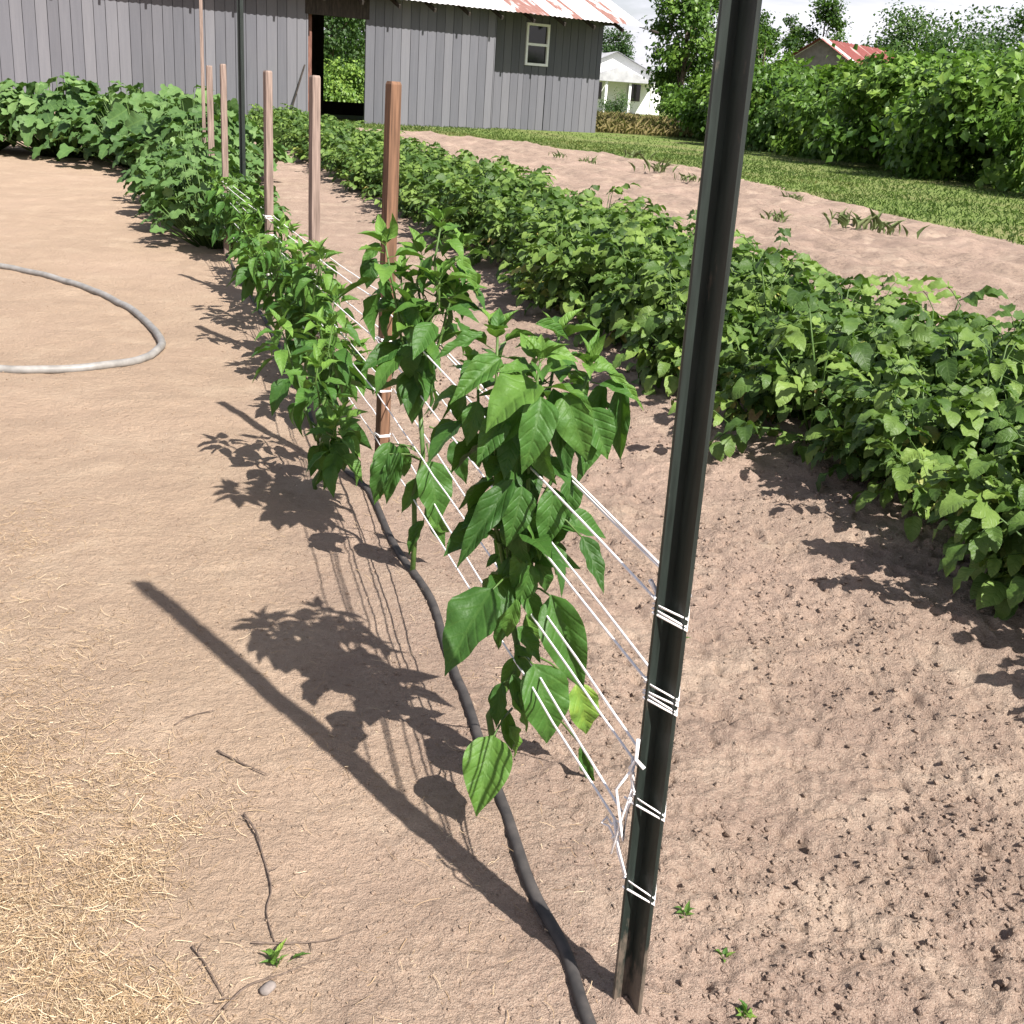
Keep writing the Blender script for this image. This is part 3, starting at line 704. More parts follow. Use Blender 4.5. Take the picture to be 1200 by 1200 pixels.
mb = MB(); roof(mb, SL-.4, s_r+.42, -OV, z_e+.02, rid, z_e+.02+(rid+OV)*sl)
rf = mb.build('roof', M['roof'], shed)
mb = MB(); roof(mb, SL-.4, s_r+.42, DEP+OV, z_e+.02, rid+.004, z_e+.02+(rid+OV)*sl, seed=2); mb.build('roof', M['roof'], shed)
for s in np.arange(SL+.3, s_r+.3, 1.15):
    mb = MB(); mb.box(W(s, -OV/2+.15, z_e-.09+.2*sl), .03, OV/2+.1, .05, np.array([U, nrm(NN+np.array([0, 0, sl])), nrm(np.cross(U, NN+np.array([0, 0, sl])))])); mb.build('rafter', M['beam'], shed)
mb = MB(); mb.tube([W(s_r+.25, -OV+.05, z_e-.02), W(s_r+.75, -OV-.02, z_e-.10)], .012, 6); mb.tube([W(s_r+.72, -OV, z_e-.09), W(s_r+1.0, -OV-.02, z_e-.14)], .045, 8); mb.build('eave_bracket', M['beam'], shed)
# gable triangles are covered by the boards of side walls; close them
mb = MB()
for s in (SL-.016, s_r+.016):
    a = W(s, 0.05, z_e+.0), W(s, DEP-.05, z_e+.0), W(s, rid+.02, z_e+(rid)*sl), W(s, rid-.02, z_e+(rid)*sl)
    mb.raw(list(a), [(0, 1, 2, 3)])
mb.build('gable', M['boards'], shed)
s_, z_ = on_wall(357, 76, -.03); g0 = gnd(337, 137)
mb = MB(); top = A0+W(s_, -.04, z_); g0 = A0+W(on_wall(338, 136, -.5)[0], -.5, 0); mb.tube([g0, (g0+top)/2, top], .022, 6)
tag(mb.build('leaning_rod', M['beam'], None, True, origin=g0), 'thin dark rod leaning on the grey wall left of the shed doorway', 'rod')

# ------------------------------------------------------------------ trees, shrubs
def crown(seed, n, rx, ry, z0, z1, nclump, leaf, shell=.5, T=TL, spread=.28, tone=.5, shape='round'):
    rnd = np.random.default_rng(seed); mb = MB(); cen = []
    while len(cen) < nclump:
        p = rnd.uniform(-1, 1, 3); l = np.linalg.norm(p)
        if l > 1 or l < shell*rnd.uniform(.3, 1): continue
        if shape == 'cone':
            k = 1-.8*(p[2]*.5+.5); p[0] *= k; p[1] *= k
        cen.append(p)
    cen = np.array(cen); ct = rnd.uniform(-.22, .22, nclump)
    idx = rnd.integers(0, nclump, n); p = cen[idx]*[rx, ry, (z1-z0)/2]+[0, 0, (z0+z1)/2]
    sp = rnd.normal(0, 1, (n, 3))*spread*min(rx, (z1-z0)/2)*[1, 1, .75]; p = p+sp
    p[:, 2] = np.maximum(p[:, 2], .03+rnd.uniform(0, .15, n))
    out = nrm(p-[0, 0, (z0+z1)/2]); D = nrm(out*.6+rnd.normal(0, .6, (n, 3))+[0, 0, -.35]); Nn = nrm(out+[0, 0, .9]+rnd.normal(0, .45, (n, 3)))
    t = np.clip(tone+ct[idx]+rnd.normal(0, .13, n), 0, 1); L = leaf*rnd.uniform(.6, 1.25, n)
    for k_ in range(len(T)):
        s = (np.arange(n) % len(T)) == k_
        mb.inst(T[k_], p[s], D[s], Nn[s], L[s], .72, t[s])
    return mb, cen*[rx, ry, (z1-z0)/2]+[0, 0, (z0+z1)/2]
def tree(name, loc, h, rx, z0, n, leaf, seed, label, cat='tree', group=None, nclump=45, mat='tree', tone=.5, shape='round', trunk=.12, spread=.22, shell=.4):
    root = empty(name, loc, label, cat, group)
    mb, cen = crown(seed, n, rx, rx, z0, h, nclump, leaf, shell, TL2, spread, tone, shape)
    mb.build('crown', M[mat], root, True)
    rnd = np.random.default_rng(seed); tb = MB(); mid_ = np.array([0, 0, (z0+h)/2])
    tb.tube([(0, 0, -.1), (.03, 0, h*.25), tuple(mid_), (0, .02, h*.9)], [trunk, trunk*.8, trunk*.5, trunk*.12], 8)
    for c in cen[:min(14, len(cen))]:
        st_ = np.array([0, 0, max(z0*.7, c[2]*.55)]); tb.tube([st_, (st_+c)/2+[0, 0, .1], c], [trunk*.35, trunk*.2, trunk*.06], 5)
    tb.build('trunk', M['bark'], root, True)
    return root
def far(px, Rr):     # a spot on the ground in the direction of image column px, Rr metres off
    d = ray(px, 110); d = d/np.hypot(d[0], d[1]); return (d[0]*Rr, d[1]*Rr, -.03)
# hedge of big leafy shrubs
hs = []
for i in range(3):
    root = empty('leafy_shrub', (0, 0, 0), 'x', 'shrub', 'bright green shrubs grown into one hedge')
    mb, cen = crown(500+i, 13500, 2.35, 2.2, -.2, 2.3, 60, .21, .55, TL2, .19, .46)
    mb.build('crown', M['hedge'], root, True)
    tb = MB()
    for c in cen[:9]: tb.tube([(0, 0, -.1), tuple(c*[.4, .4, .5]), tuple(c)], [.04, .03, .01], 5)
    tb.build('trunk', M['bark'], root, True); hs.append(root)
hl = [(15.9, 14.5, 'shrub at the right end of the hedge, nearest the camera'), (16.0, 18.2, 'second hedge shrub from the right, outside the photo edge'), (16.1, 22.0, 'third hedge shrub from the right, with dark hollows near its foot'),
      (16.2, 25.6, 'hedge shrub in front of the red roofed building gable'), (16.4, 29.4, 'hedge shrub just right of the black metal post'), (16.7, 33.2, 'hedge shrub behind the black metal post'),
      (17.1, 37.0, 'hedge shrub just left of the black metal post'), (17.3, 40.4, 'leftmost smaller shrub at the far end of the hedge')]
for i, (x, y, lab) in enumerate(hl):
    sc = [1.05, 1.0, 1.08, 1.04, .98, .97, .95, .80][i]
    if i < 3: o = hs[i]; o.location = (x, y, -.03); o.scale = (sc,)*3; o['label'] = lab
    else: copy_tree(hs[i % 3], (x, y, -.03), i*1.9, sc, lab)
G = 'trees beyond the garden'
tree('leafy_tree', far(797, 47), 6.2, 1.25, .6, 6500, .19, 601, 'light green leafy tree just left of the black post above the hedge', group=G, nclump=70, mat='hedge', tone=.35, spread=.17)
tree('leafy_tree', far(842, 52), 6.2, 1.3, 1.0, 4500, .20, 602, 'leafy tree standing behind the black metal post', group=G, nclump=40, tone=.55, spread=.17)
tree('pine_tree', far(886, 58), 5.4, 1.5, .3, 5200, .2, 603, 'dark upright tree just right of the black metal post', group=G, nclump=34, tone=.45, shape='cone', spread=.15)
tree('pine_tree', far(918, 76), 6.8, 1.6, .4, 4600, .2, 604, 'feathery upright tree left of the red roofed building', group=G, nclump=28, tone=.5, shape='cone', spread=.13)
tree('pine_tree', far(955, 70), 7.9, 2.2, .6, 6000, .22, 605, 'feathery open tree rising behind the red roof peak', group=G, nclump=30, tone=.5, shape='cone', spread=.13)
tree('leafy_tree', far(890, 48), 3.7, 1.3, .2, 3600, .17, 606, 'low rounded tree between the black post and the red roofed building', group=G, nclump=40, mat='hedge', tone=.3, spread=.2)
tree('broad_tree', far(1050, 95), 8.6, 3.2, 1.5, 8000, .3, 607, 'broad round tree at the far right above the red roof', group=G, nclump=50, tone=.6, spread=.17)
tree('broad_tree', far(1120, 88), 7.5, 3.4, 1.0, 7000, .3, 608, 'broad tree to the right of the red roofed building', group=G, nclump=40, tone=.5, spread=.2)
tree('broad_tree', far(1190, 95), 8.5, 3.4, 1.0, 7000, .3, 618, 'broad tree in the far right corner of the view', group=G, nclump=40, tone=.4, spread=.2)
tree('broad_tree', far(714, 130), 7.9, 1.9, 3.2, 4200, .28, 609, 'dark rounded tree peeping out behind the shed right corner', group=G, nclump=40, tone=.25, spread=.18)
tree('broad_tree', far(768, 118), 3.9, 2.2, .3, 3200, .25, 610, 'small distant tree right of the white house', group=G, nclump=40, tone=.3, spread=.2)
tree('leafy_shrub', far(722, 88), 1.5, .95, -.2, 1800, .13, 611, 'small round green shrub in front of the white house', 'shrub', nclump=26, tone=.5, spread=.25, trunk=.05)
# greenery seen through the shed doorway
tree('broad_tree', far(388, 58), 6.5, 2.6, .8, 9000, .2, 612, 'leafy tree seen through the shed doorway, upper left', group='trees seen through the shed doorway', nclump=60, tone=.55, spread=.17)
tree('broad_tree', far(425, 62), 5.6, 2.4, .4, 8000, .2, 613, 'leafy tree seen through the shed doorway, right side', group='trees seen through the shed doorway', nclump=60, tone=.45, spread=.17)
tree('leafy_shrub', far(404, 50), 1.7, 1.6, -.2, 5200, .15, 614, 'bright low shrub seen through the shed doorway', 'shrub', mat='hedge', nclump=40, tone=.6, spread=.22, trunk=.04)
# distant wood that closes the horizon
tw = MB(); rw = np.random.default_rng(77)
for k_ in range(60):
    a = R(-48+k_*1.85); rr_ = rw.uniform(230, 280); h_ = rw.uniform(4, 8.5)
    mb, cen = crown(700+k_ % 5, 420, 7, 5, 0, h_, 14, 1.4, .2, TL2, .3, .35)
    for v_, f_, u_, t_ in zip(mb.v, mb.f, mb.uv, mb.t):
        pass
    V = np.concatenate(mb.v); tw.raw(V+[math.sin(a)*rr_, math.cos(a)*rr_, 0], np.concatenate(mb.f), np.concatenate(mb.uv), np.concatenate(mb.t))
tag(tw.build('distant_wood', M['tree'], None, True), 'low dark line of distant woods on the horizon', 'wood', kind='stuff')
grass('dry_grass', 26000, (12.5, 26), (40, 62), lambda x, y: (x-.32*y > -1.5), .22, .60, .97, 'tall tan dry grass between the shed corner and the hedge', .022)

# ------------------------------------------------------------------ houses
def house(name, c, ang, wid, dep, hw, hr_, wallm, roofm, label, group=None, extra=None):
    c = np.array(c, float); u = np.array([math.cos(ang), math.sin(ang), 0]); n = np.array([-u[1], u[0], 0])
    root = empty(name, tuple(c), label, 'house', group)
    def L(s, o, z): return u*s+n*o+np.array([0, 0, z])
    mb = MB()   # gable faces +-u ends: ridge runs along n
    for s_ in (0, 1):
        o0 = -dep/2 if s_ == 0 else dep/2
        v = [L(-wid/2, o0, 0), L(wid/2, o0, 0), L(wid/2, o0, hw), L(-wid/2, o0, hw), L(.01, o0, hr_), L(-.01, o0, hr_)]
        mb.raw(v, [(0, 1, 2, 3), (3, 2, 4, 5)])
    for sg in (-1, 1):
        mb.raw([L(sg*wid/2, -dep/2, 0), L(sg*wid/2, dep/2, 0), L(sg*wid/2, dep/2, hw), L(sg*wid/2, -dep/2, hw)], [(0, 1, 2, 3)])
    mb.build('wall', wallm, root)
    for sg in (-1, 1):
        r_ = MB(); k = (hr_-hw)/(wid/2); e = wid/2+.35
        def Wf(s, o, z): return L(o*sg, s, z)
        roof(r_, -dep/2-.4, dep/2+.4, e, hw-.35*k+.03, .003, hr_+.04, per=.4, sheet=.9, Wf=Wf, seed=3+sg, amp=.02)
        r_.build('roof', roofm, root)
    if extra: extra(root, L)
    return root
def red_extra(root, L):
    mb = MB(); k = (4.6-3.45)/2.6
    for sg in (-1, 1):
        a, b_ = L(sg*2.6, -3.45, 2.68), L(0, -3.45, 4.27); mb.tube([a, b_], .07, 4)
    mb.build('bargeboard', M['white'], root)
rc = np.array(far(962, 58)); rc[2] = 0
house('red_roofed_building', rc+np.array([2.7, 2.6, 0]), R(-52), 4.6, 7.0, 2.85, 4.2, M['stucco'], M['redroof'], 'grey gabled outbuilding with red rusty tin roof behind the hedge', extra=red_extra)
def wh_extra(root, L):
    for s in (-1.4, 1.6):
        mb = MB(); mb.box(L(s, -4.06, 1.5), .5, .03, .6); mb.build('window', M['glass'], root)
    mb = MB()
    for s in (-2.6, -.9, .9, 2.6): mb.box(L(s, -5.9, 1.1), .09, .09, 1.15)
    mb.build('porch_column', M['white'], root)
    mb = MB(); a = [L(-3, -6.2, 2.2), L(3, -6.2, 2.2), L(.02, -6.2, 3.2), L(-.02, -6.2, 3.2)]; b_ = [v for v in (L(-3, -4, 2.2), L(3, -4, 2.2), L(.02, -4, 3.2), L(-.02, -4, 3.2))]
    mb.raw(a+b_, [(0, 1, 2, 3), (1, 5, 6, 2), (0, 3, 7, 4)]); mb.build('porch_roof', M['farroof'], root)
wc_ = np.array(far(708, 98)); wc_[2] = 0
house('white_house', wc_, R(-8), 7.4, 8, 2.6, 4.3, M['white'], M['farroof'], 'distant white gabled house seen past the shed corner', extra=wh_extra)

# ------------------------------------------------------------------ metal posts
r1 = nrm(np.array([.91, -.41, 0])); c1 = nrm(np.array([-.41, -.91, 0])); be = R(33)
nr_ = math.cos(be)*c1+math.sin(be)*r1; fd = math.cos(be)*r1-math.sin(be)*c1
def tpost(base, h, fw, sd, label, fdv, nrv, lean=0.0, t=.0028, plate=True):
    root = empty('metal_post', base, label, 'metal post', 'green metal fence posts in the pepper row')
    mb = MB(); prof = [(-fw, t), (-fw-.001, 0), (-fw, -t), (fw, -t), (fw+.001, 0), (fw, t), (t*1.3, t), (t, sd-.001), (0, sd), (-t, sd-.001), (-t*1.3, t)]
    zs = [-.15, 0, .2, .5, .9, 1.3, h]; V = []
    for z in zs:
        for a, b_ in prof:
            V.append(fdv*a+nrv*b_+np.array([lean*z, 0, z]))
    k = len(prof); Fq = [(i*k+j, i*k+(j+1) % k, (i+1)*k+(j+1) % k, (i+1)*k+j) for i in range(len(zs)-1) for j in range(k)]
    b_ = (len(zs)-1)*k; Fq += [(b_+0, b_+1, b_+2, b_+10), (b_+3, b_+4, b_+5, b_+6), (b_+10, b_+2, b_+3, b_+6), (b_+6, b_+7, b_+9, b_+10)]
    mb.raw(V, Fq); mb.build('shaft', M['post'], root)
    mb = MB()
    for z in np.arange(.25, h-.03, .055):
        mb.box(-nrv*(t+.004)+np.array([lean*z, 0, z]), .006, .005, .008, np.array([fdv, nrv, [0, 0, 1]]))
    mb.build('studs', M['post'], root); return root
PB = gnd(735, 1172); PB[2] = Hs(PB[0], PB[1])-.0
PH = 1.78
tpost(tuple(PB), PH, .0235, .036, 'tall near black dark green metal post wrapped with white twine', fd, nr_, lean=-.009)
gp = far(283, 9.3); gb = (gp[0], gp[1], Hs(gp[0], gp[1]))
tpost(gb, 2.0, .022, .034, 'distant dark green metal post rising in front of the grey shed wall', np.array([1., 0, 0]), np.array([0, -1., 0]))

# ------------------------------------------------------------------ wooden stakes
def stake(px, Rr, h, w, rot, mat, label, name='wooden_stake', xy=None, leanx=0.0):
    if xy is None:
        d = far(px, Rr); x, y = d[0], d[1]
    else: x, y = xy
    # far() assumes the ray near the horizon; stakes stand upright so that column holds
    z = Hs(x, y); mb = MB(); ca, sa = math.cos(rot), math.sin(rot); V = []
    zs = [-.1, .0, .3, .7, h-.008, h]
    for z_ in zs:
        k = w/2*(1 if z_ < h-.001 else .82)
        for a, b_ in ((-1, -1), (1, -1), (1, 1), (-1, 1)):
            wob = .0012*math.sin(z_*9+a)
            V.append((ca*a*k-sa*b_*k+wob+leanx*z_, sa*a*k+ca*b_*k, z_))
    Fq = [(i*4+j, i*4+(j+1) % 4, (i+1)*4+(j+1) % 4, (i+1)*4+j) for i in range(len(zs)-1) for j in range(4)]+[(20, 21, 22, 23)]
    mb.raw(V, Fq); o = mb.build(name, M[mat]); o.location = (x, y, z)
    return tag(o, label, 'stake', 'wooden stakes in the pepper row'), np.array([x, y, z])
_, S3 = stake(0, 0, 1.2, .033, R(20), 'stake_red', 'thick red brown square wooden stake, nearest wooden one to the camera', xy=(.462, 3.36), leanx=.006)
_, S2 = stake(369, 4.85, 1.2, .034, R(20), 'stake_pale', 'pale wooden stake left of the red brown stake, bright top against the doorway')
_, S1 = stake(314, 6.4, 1.22, .036, R(20), 'stake_pale', 'weathered wooden stake left of the doorway, third wooden one from the camera')
_, S0 = stake(262, 8.3, 1.23, .036, R(10), 'stake_pale', 'small pale wooden stake just left of the distant green metal post')
_, Sm = stake(246, 10.2, 1.22, .046, R(5), 'stake_pale', 'farthest short wooden stake rising from the broad leaved plants')
stake(238, 12.5, 2.3, .030, R(5), 'stake_pale', 'tall thin wooden pole in the squash mound, taller than every stake', name='wooden_pole')

# ------------------------------------------------------------------ twine
TR = .0020
Lp, Rp, Np = -fd*.0248, fd*.0248, nr_*.0372
tri = [Lp-nr_*.004+np.array([0, 0, .004]), Rp-nr_*.004+r1*.001+np.array([0, 0, .010]), Np+r1*.001+np.array([0, 0, -.006])]
def wraps(mb, c, z, n, pts, pitch=.006, r=TR):
    out_ = []; rj = np.random.default_rng(int(abs(z)*9999) + n); jj = [pts[0]]*0
    for k in range(n):
        kj = rj.normal(0, .0016)
        for i, p in enumerate(pts):
            out_.append(np.array([c[0]+p[0], c[1]+p[1], z+p[2]+kj+rj.normal(0, .0007)-(k+i/len(pts))*pitch]))
    out_.append(np.array([c[0]+pts[0][0], c[1]+pts[0][1], z+pts[0][2]-n*pitch])); mb.tube(out_, r, 5)
def string(mb, a, b_, sag=.004, r=TR, seed=0):
    rnd = np.random.default_rng(seed); a = np.array(a, float); b_ = np.array(b_, float); n = 16
    pts = [a+(b_-a)*t-np.array([0, 0, sag*4*t*(1-t)])+rnd.normal(0, .0006, 3)*(0 < t < 1) for t in np.linspace(0, 1, n)]
    mb.tube(pts, r, 5)
def loop_tail(mb, p, seed, n=9, s=.02, r=TR*.9):
    rnd = np.random.default_rng(seed); pts = [np.array(p)]
    v = rnd.normal(0, 1, 3)
    for i in range(n):
        v = nrm(v*.6+rnd.normal(0, .7, 3)+[0, 0, -.35]); pts.append(pts[-1]+v*s*rnd.uniform(.5, 1))
    mb.tube(pts, r, 5)
zp = [.612, .500, .335, .205]; names_ = ['topmost', 'second highest', 'third highest', 'lowest']
knots = [None, None, at_y(744, 892, PB[1]+.02), at_y(722, 962, PB[1]+.03)]
for k in range(4):
    mb = MB(); c = np.array([PB[0]+(-.009)*zp[k], PB[1], PB[2]])
    zz = PB[2]+zp[k]
    nw = [3, 4, 2, 2][k]; wraps(mb, c, zz, nw, tri, [.0065, .0065, .009, .011][k])
    s3z = [S3[2]+.60, S3[2]+.485, S3[2]+.33, S3[2]+.19][k]; hw_ = .0245
    sq_ = [np.array([math.cos(a)*hw_, math.sin(a)*hw_, 0]) for a in np.arange(4)*math.pi/2+R(65)]
    wraps(mb, S3, s3z+.006, 2, sq_, .005)
    endL = c+Lp+[0, 0, zp[k]+.004]; endR = c+Rp+[0, 0, zp[k]+.004]
    if k == 1: endR = c+Np+[0, 0, zp[k]-.012]
    if k >= 2:
        kn = knots[k]; 
        for j, (dz, dx) in enumerate(((0, 0), (.008, -.004))):
            mb.tube([kn+[dx, 0, dz], (kn+endL)/2+[-.004, 0, .003-dz], endL+[0, 0, -.004*j]], TR, 5)
        loop_tail(mb, kn, 20+k, 8, .014); loop_tail(mb, kn, 30+k, 7, .012)
        endL = kn; endR = kn+np.array([.008, .004, .012])
    string(mb, endL, S3+np.array([-.026, -.005, s3z-S3[2]]), .003, seed=k)
    string(mb, endR, S3+np.array([.030, -.005, s3z-S3[2]+.004]), .003, seed=k+9)
    if k == 0: string(mb, endR+[0, 0, -.002], S3+np.array([.034, .0, s3z-S3[2]-.012]), .006, seed=77)
    # on to the next stakes
    prev, pz = S3, s3z-S3[2]
    for q, (Sx, zq) in enumerate(((S2, [.53, .42, .30, .19][k]), (S1, [.50, .40, .30, .20][k]), (S0, [.48, .40, .30, .20][k]))):
        rr_ = .026 if q < 2 else .028
        sqv = [np.array([math.cos(a)*rr_, math.sin(a)*rr_, 0]) for a in np.arange(4)*math.pi/2+R(60)]
        wraps(mb, Sx, Sx[2]+zq+.006, 3, sqv, .006, TR*1.2)
        for sg in (-1, 1):
            string(mb, prev+np.array([sg*.026, 0, pz]), Sx+np.array([sg*.024, 0, zq]), .006, seed=q*5+k)
        if q == 0 and k < 2: loop_tail(mb, Sx+np.array([0, -.03, zq]), 60+k, 8, .018); loop_tail(mb, Sx+np.array([.01, -.03, zq]), 64+k, 8, .018)
        prev, pz = Sx, zq
    if k == 0: mb.tube([at_y(762, 680, PB[1]+.01), at_y(770, 695, PB[1]+.01), endL], TR*1.6, 5)
    if k == 2: mb.tube([at_y(748, 866, PB[1]-.005), at_y(745, 890, PB[1]-.01), at_y(755, 901, PB[1]-.02)], TR*1.4, 5); mb.tube([at_y(745, 890, PB[1]-.01), at_y(738, 902, PB[1]), at_y(743, 914, PB[1])], TR, 5)
    if k == 3:
        mb.tube([at_y(738, 905, PB[1]), at_y(722, 925, PB[1]+.01), at_y(730, 985, PB[1]+.01), at_y(735, 950, PB[1]+.01), at_y(740, 935, PB[1])], TR, 5)
        mb.tube([at_y(741, 925, PB[1]), at_y(730, 955, PB[1]+.01), at_y(716, 1000, PB[1]+.02)], TR*.8, 5)
    tag(mb.build('twine', M['twine'], None, True, origin=c+[0, 0, zp[k]]), f'{names_[k]} line of white twine tied round the dark green post and the stakes', 'twine', 'white twine lines holding up the peppers')

# ------------------------------------------------------------------ pipe and hose
def spline(P, n=8):
    P = [np.array(p, float) for p in P]; out_ = []
    for i in range(len(P)-1):
        p0, p1_, p2, p3 = P[max(i-1, 0)], P[i], P[i+1], P[min(i+2, len(P)-1)]
        for t in np.linspace(0, 1, n, endpoint=False):
            out_.append(.5*((2*p1_)+(-p0+p2)*t+(2*p0-5*p1_+4*p2-p3)*t*t+(-p0+3*p1_-3*p2+p3)*t**3))
    return out_+[P[-1]]
def on_ground(pts, r): return [np.array([p[0], p[1], float(H(p[0], p[1], False))+r*.75]) for p in pts]
PR = .0098
pp = [(.50, .55, 0), (.478, .9, 0)]+[tuple(gnd(*q)) for q in ((690, 1200), (662, 1115), (622, 1040), (594, 955), (568, 890), (545, 820), (525, 765), (505, 705), (462, 640), (432, 575), (398, 542), (372, 510))]
pp += [(.30, 4.4, 0), (.26, 5.2, 0), (.2, 6.2, 0), (.1, 7.4, 0), (-.02, 9, 0)]
mb = MB(); mb.tube(on_ground(spline(pp), PR*.5), PR, 12)
tag(mb.build('irrigation_pipe', M['pipe'], None, True), 'black irrigation pipe lying along the foot of the pepper row', 'pipe')
hp = [(-1.9, 7.9, 0), (-1.2, 7.4, 0), (-.75, 6.85, 0)]+[tuple(gnd(*q)) for q in ((150, 361), (170, 376), (184, 393), (190, 408), (184, 417), (170, 424), (150, 431))]+[(-.6, 4.86, 0), (-1.0, 4.9, 0), (-1.6, 5.3, 0), (-2.4, 5.5, 0)]
mb = MB(); mb.tube(on_ground(spline(hp), .017), .0175, 12)
tag(mb.build('garden_hose', M['hose'], None, True), 'pale grey garden hose bending in a loop on the path at the left edge', 'hose')

# ------------------------------------------------------------------ twigs, stone, weeds, seedlings
def twig(pix, r, label, seed):
    rnd = np.random.default_rng(seed); pts = []
    for (px, py) in pix:
        p = gnd(px, py); pts.append(np.array([p[0], p[1], float(H(p[0], p[1]))+r*1.5+rnd.uniform(0, .004)]))
    pts = spline(pts, 4); mb = MB(); mb.tube(pts, list(np.linspace(r, r*.45, len(pts))), 5)
    for i in (2, len(pts)//2):
        d = nrm(rnd.normal(0, 1, 3)*[1, 1, .2]); mb.tube([pts[i], pts[i]+d*.02], [r*.6, r*.3], 4)
    tag(mb.build('twig', M['twig'], None, True, origin=pts[0]), label, 'twig', 'dry twigs on the path')
twig([(286, 958), (300, 980), (308, 1005), (318, 1040), (312, 1065), (322, 1105)], .0022, 'long crooked dark twig running down the path toward the small sprout', 1)
twig([(255, 882), (282, 897), (312, 912)], .0022, 'short straight dark twig lying below the post shadow on the left', 2)
twig([(205, 852), (225, 842), (252, 838)], .0018, 'small curved twig at the upper edge of the straw', 3)
twig([(295, 1107), (340, 1105), (385, 1100), (418, 1088)], .0016, 'thin pale twig lying crosswise above the small sprout', 4)
twig([(225, 1110), (240, 1130), (262, 1165)], .0018, 'dark twig in the straw at the lower left', 5)
twig([(262, 1180), (290, 1155), (330, 1140), (375, 1122)], .0022, 'pale bent twig beside the small grey stone', 6)
def stone(px, py, r, label):
    p = gnd(px, py); z = float(H(p[0], p[1]))
    u = np.linspace(0, math.pi, 9); mb = MB()
    mb.tube([(-r*math.cos(a)*1.2, 0, 0) for a in u], [max(.0005, r*math.sin(a)*(.85+.12*math.sin(a*3))) for a in u], 10)
    o = mb.build('stone', M['stone'], None, True); o.location = (p[0], p[1], z+r*.3); o.rotation_euler = (0, 0, .8); o.scale = (1, 1, .8)
    tag(o, label, 'stone')
stone(314, 1157, .011, 'small grey stone beside the tiny sprout at the lower left')
def weed(x, y, h, n, label, name='weed', tone=.35, wid=.16, T=PEP, mat='pepper', emin=10, cat='weed', group=None, seed=0):
    rnd = np.random.default_rng(seed+int(x*100)); root = empty(name, (x, y, float(H(x, y))), label, cat, group); mb = MB()
    for i in range(n):
        a = i*2.4+rnd.uniform(-.3, .3); d = az(a, R(rnd.uniform(emin, 80))); nn_ = nrm(np.array([0, 0, 1.])-d*d[2]+rnd.normal(0, .2, 3))
        mb.inst(T[rnd.integers(0, len(T))], [np.array([rnd.normal(0, (.5 if name == 'grass_clump' else .15)*h), rnd.normal(0, (.5 if name == 'grass_clump' else .15)*h), 0])], np.array([d]), np.array([nn_]), h*rnd.uniform(.6, 1.1), wid*rnd.uniform(.8, 1.2), np.clip(tone+rnd.uniform(-.2, .25), 0, 1))
    mb.build('leaves', M[mat], root, True)
for i, (px, py, h, n, lab) in enumerate([(803, 1070, .021, 6, 'small green weed just right of the metal post foot'), (848, 1112, .020, 5, 'tiny green weed seedling right of the metal post foot'),
        (872, 1182, .025, 7, 'green weed at the bottom edge right of the metal post'), (326, 1128, .036, 8, 'small green sprout on the path beside the grey stone'), (800, 740, .022, 6, 'tiny sprout on the bare soil behind the metal post')]):
    p = gnd(px, py); weed(p[0], p[1], h, n, lab, tone=.7, wid=.5 if i != 3 else .3, group='tiny weeds in the bare soil')
sd = [(745, 188), (770, 204), (806, 214), (690, 190), (912, 256), (985, 262), (1003, 270), (1040, 272), (655, 186), (930, 235)]
sl_ = ['slender seedling clump just left of the black post at the lawn edge', 'upright seedling clump in the bare soil beyond the potato row', 'short seedling clump close to the left edge of the black post', 'faint seedling clump far off between shed and post',
      'flat pale green grass clump on the soil right of the black post', 'thin grass clump left of the tall right hand clump', 'tallest grass clump on the bare soil at the right', 'rightmost grass clump on the bare soil at the photo edge',
      'farthest seedling clump below the shed corner', 'sparse grass clump at the lawn edge right of the black post']
for i, (px, py) in enumerate(sd):
    p = gnd(px, py); weed(p[0], p[1], [.30, .32, .22, .22, .17, .20, .28, .24, .18, .16][i], 22, sl_[i], 'grass_clump', .7, .010, GR, 'grass_pale', 55, 'grass clump', 'sparse green clumps in the seeded soil', seed=i)

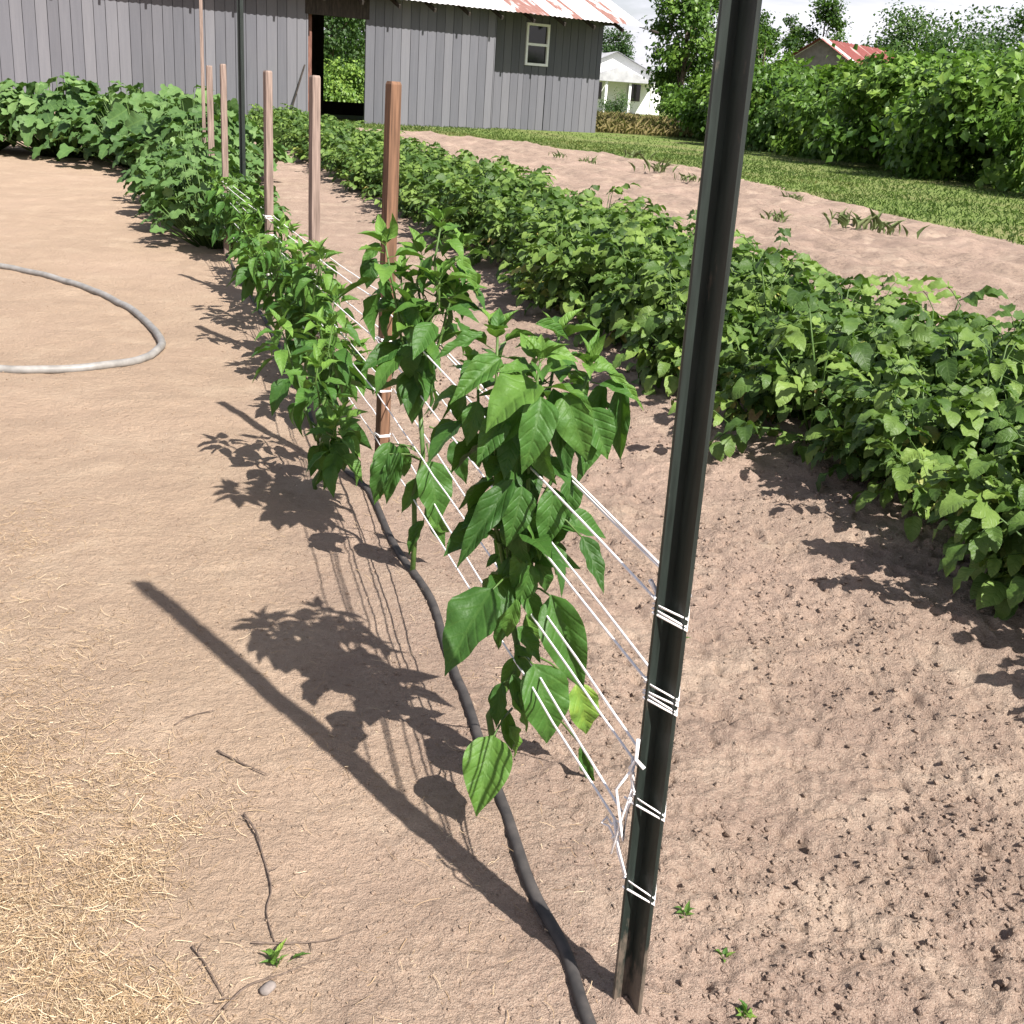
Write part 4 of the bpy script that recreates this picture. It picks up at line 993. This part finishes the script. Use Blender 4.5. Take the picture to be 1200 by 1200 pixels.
# ------------------------------------------------------------------ light, sky, camera
SUN_EL, sdir = R(46.5), nrm(np.array([.43, -.90, 0]))
sv = np.array([sdir[0]*math.cos(SUN_EL), sdir[1]*math.cos(SUN_EL), math.sin(SUN_EL)])
ld = bpy.data.lights.new('sun', 'SUN'); ld.energy = 5.0; ld.angle = R(.53); ld.color = (1, .955, .89)
lo = bpy.data.objects.new('sun', ld); COL.objects.link(lo)
from mathutils import Vector, Matrix
lo.rotation_euler = Vector(tuple(sv)).to_track_quat('Z', 'Y').to_euler(); lo.location = (3, -5, 8)
w = bpy.data.worlds.new('World'); S.world = w; w.use_nodes = True; nt = w.node_tree; nt.nodes.clear()
wo = nt.nodes.new('ShaderNodeOutputWorld'); bg = nt.nodes.new('ShaderNodeBackground'); sk = nt.nodes.new('ShaderNodeTexSky')
sk.sky_type = 'NISHITA'; sk.sun_disc = False; sk.sun_elevation = SUN_EL; sk.sun_rotation = math.atan2(sdir[0], sdir[1]); sk.dust_density = 2.0; sk.air_density = 1.0
tc = nt.nodes.new('ShaderNodeTexCoord'); mp = nt.nodes.new('ShaderNodeMapping'); mp.inputs['Scale'].default_value = (1, 1, 3.5)
nt.links.new(tc.outputs['Generated'], mp.inputs[0])
n = noisen(nt, mp.outputs[0], 5.5, 6, .6, .3)
cl = ramp(nt, n, [(.36, .45), (.60, 1.)])
sz = N(nt, 'ShaderNodeSeparateXYZ'); nt.links.new(tc.outputs['Generated'], sz.inputs[0])
fade = ramp(nt, sz.outputs[2], [(.10, 1.), (.40, .16)])
mx = mixc(nt, math_(nt, 'MULTIPLY', cl, fade), sk.outputs[0], (10.5, 10.3, 11.3))
nt.links.new(mx, bg.inputs[0]); bg.inputs[1].default_value = .055; nt.links.new(bg.outputs[0], wo.inputs[0])
cd = bpy.data.cameras.new('camera'); cd.sensor_width = 36; cd.lens = 36*F/RES; cd.clip_start = .05; cd.clip_end = 4000
co_ = bpy.data.objects.new('camera', cd); COL.objects.link(co_)
mm = Matrix([[*CM[0], 0], [*CM[1], 0], [*CM[2], HC], [0, 0, 0, 1]])
co_.matrix_world = mm; S.camera = co_
S.view_settings.view_transform = 'Standard'; S.view_settings.look = 'None'; S.view_settings.gamma = 1; S.view_settings.exposure = 1.08
S.cycles.max_bounces = 6; S.cycles.use_denoising = True
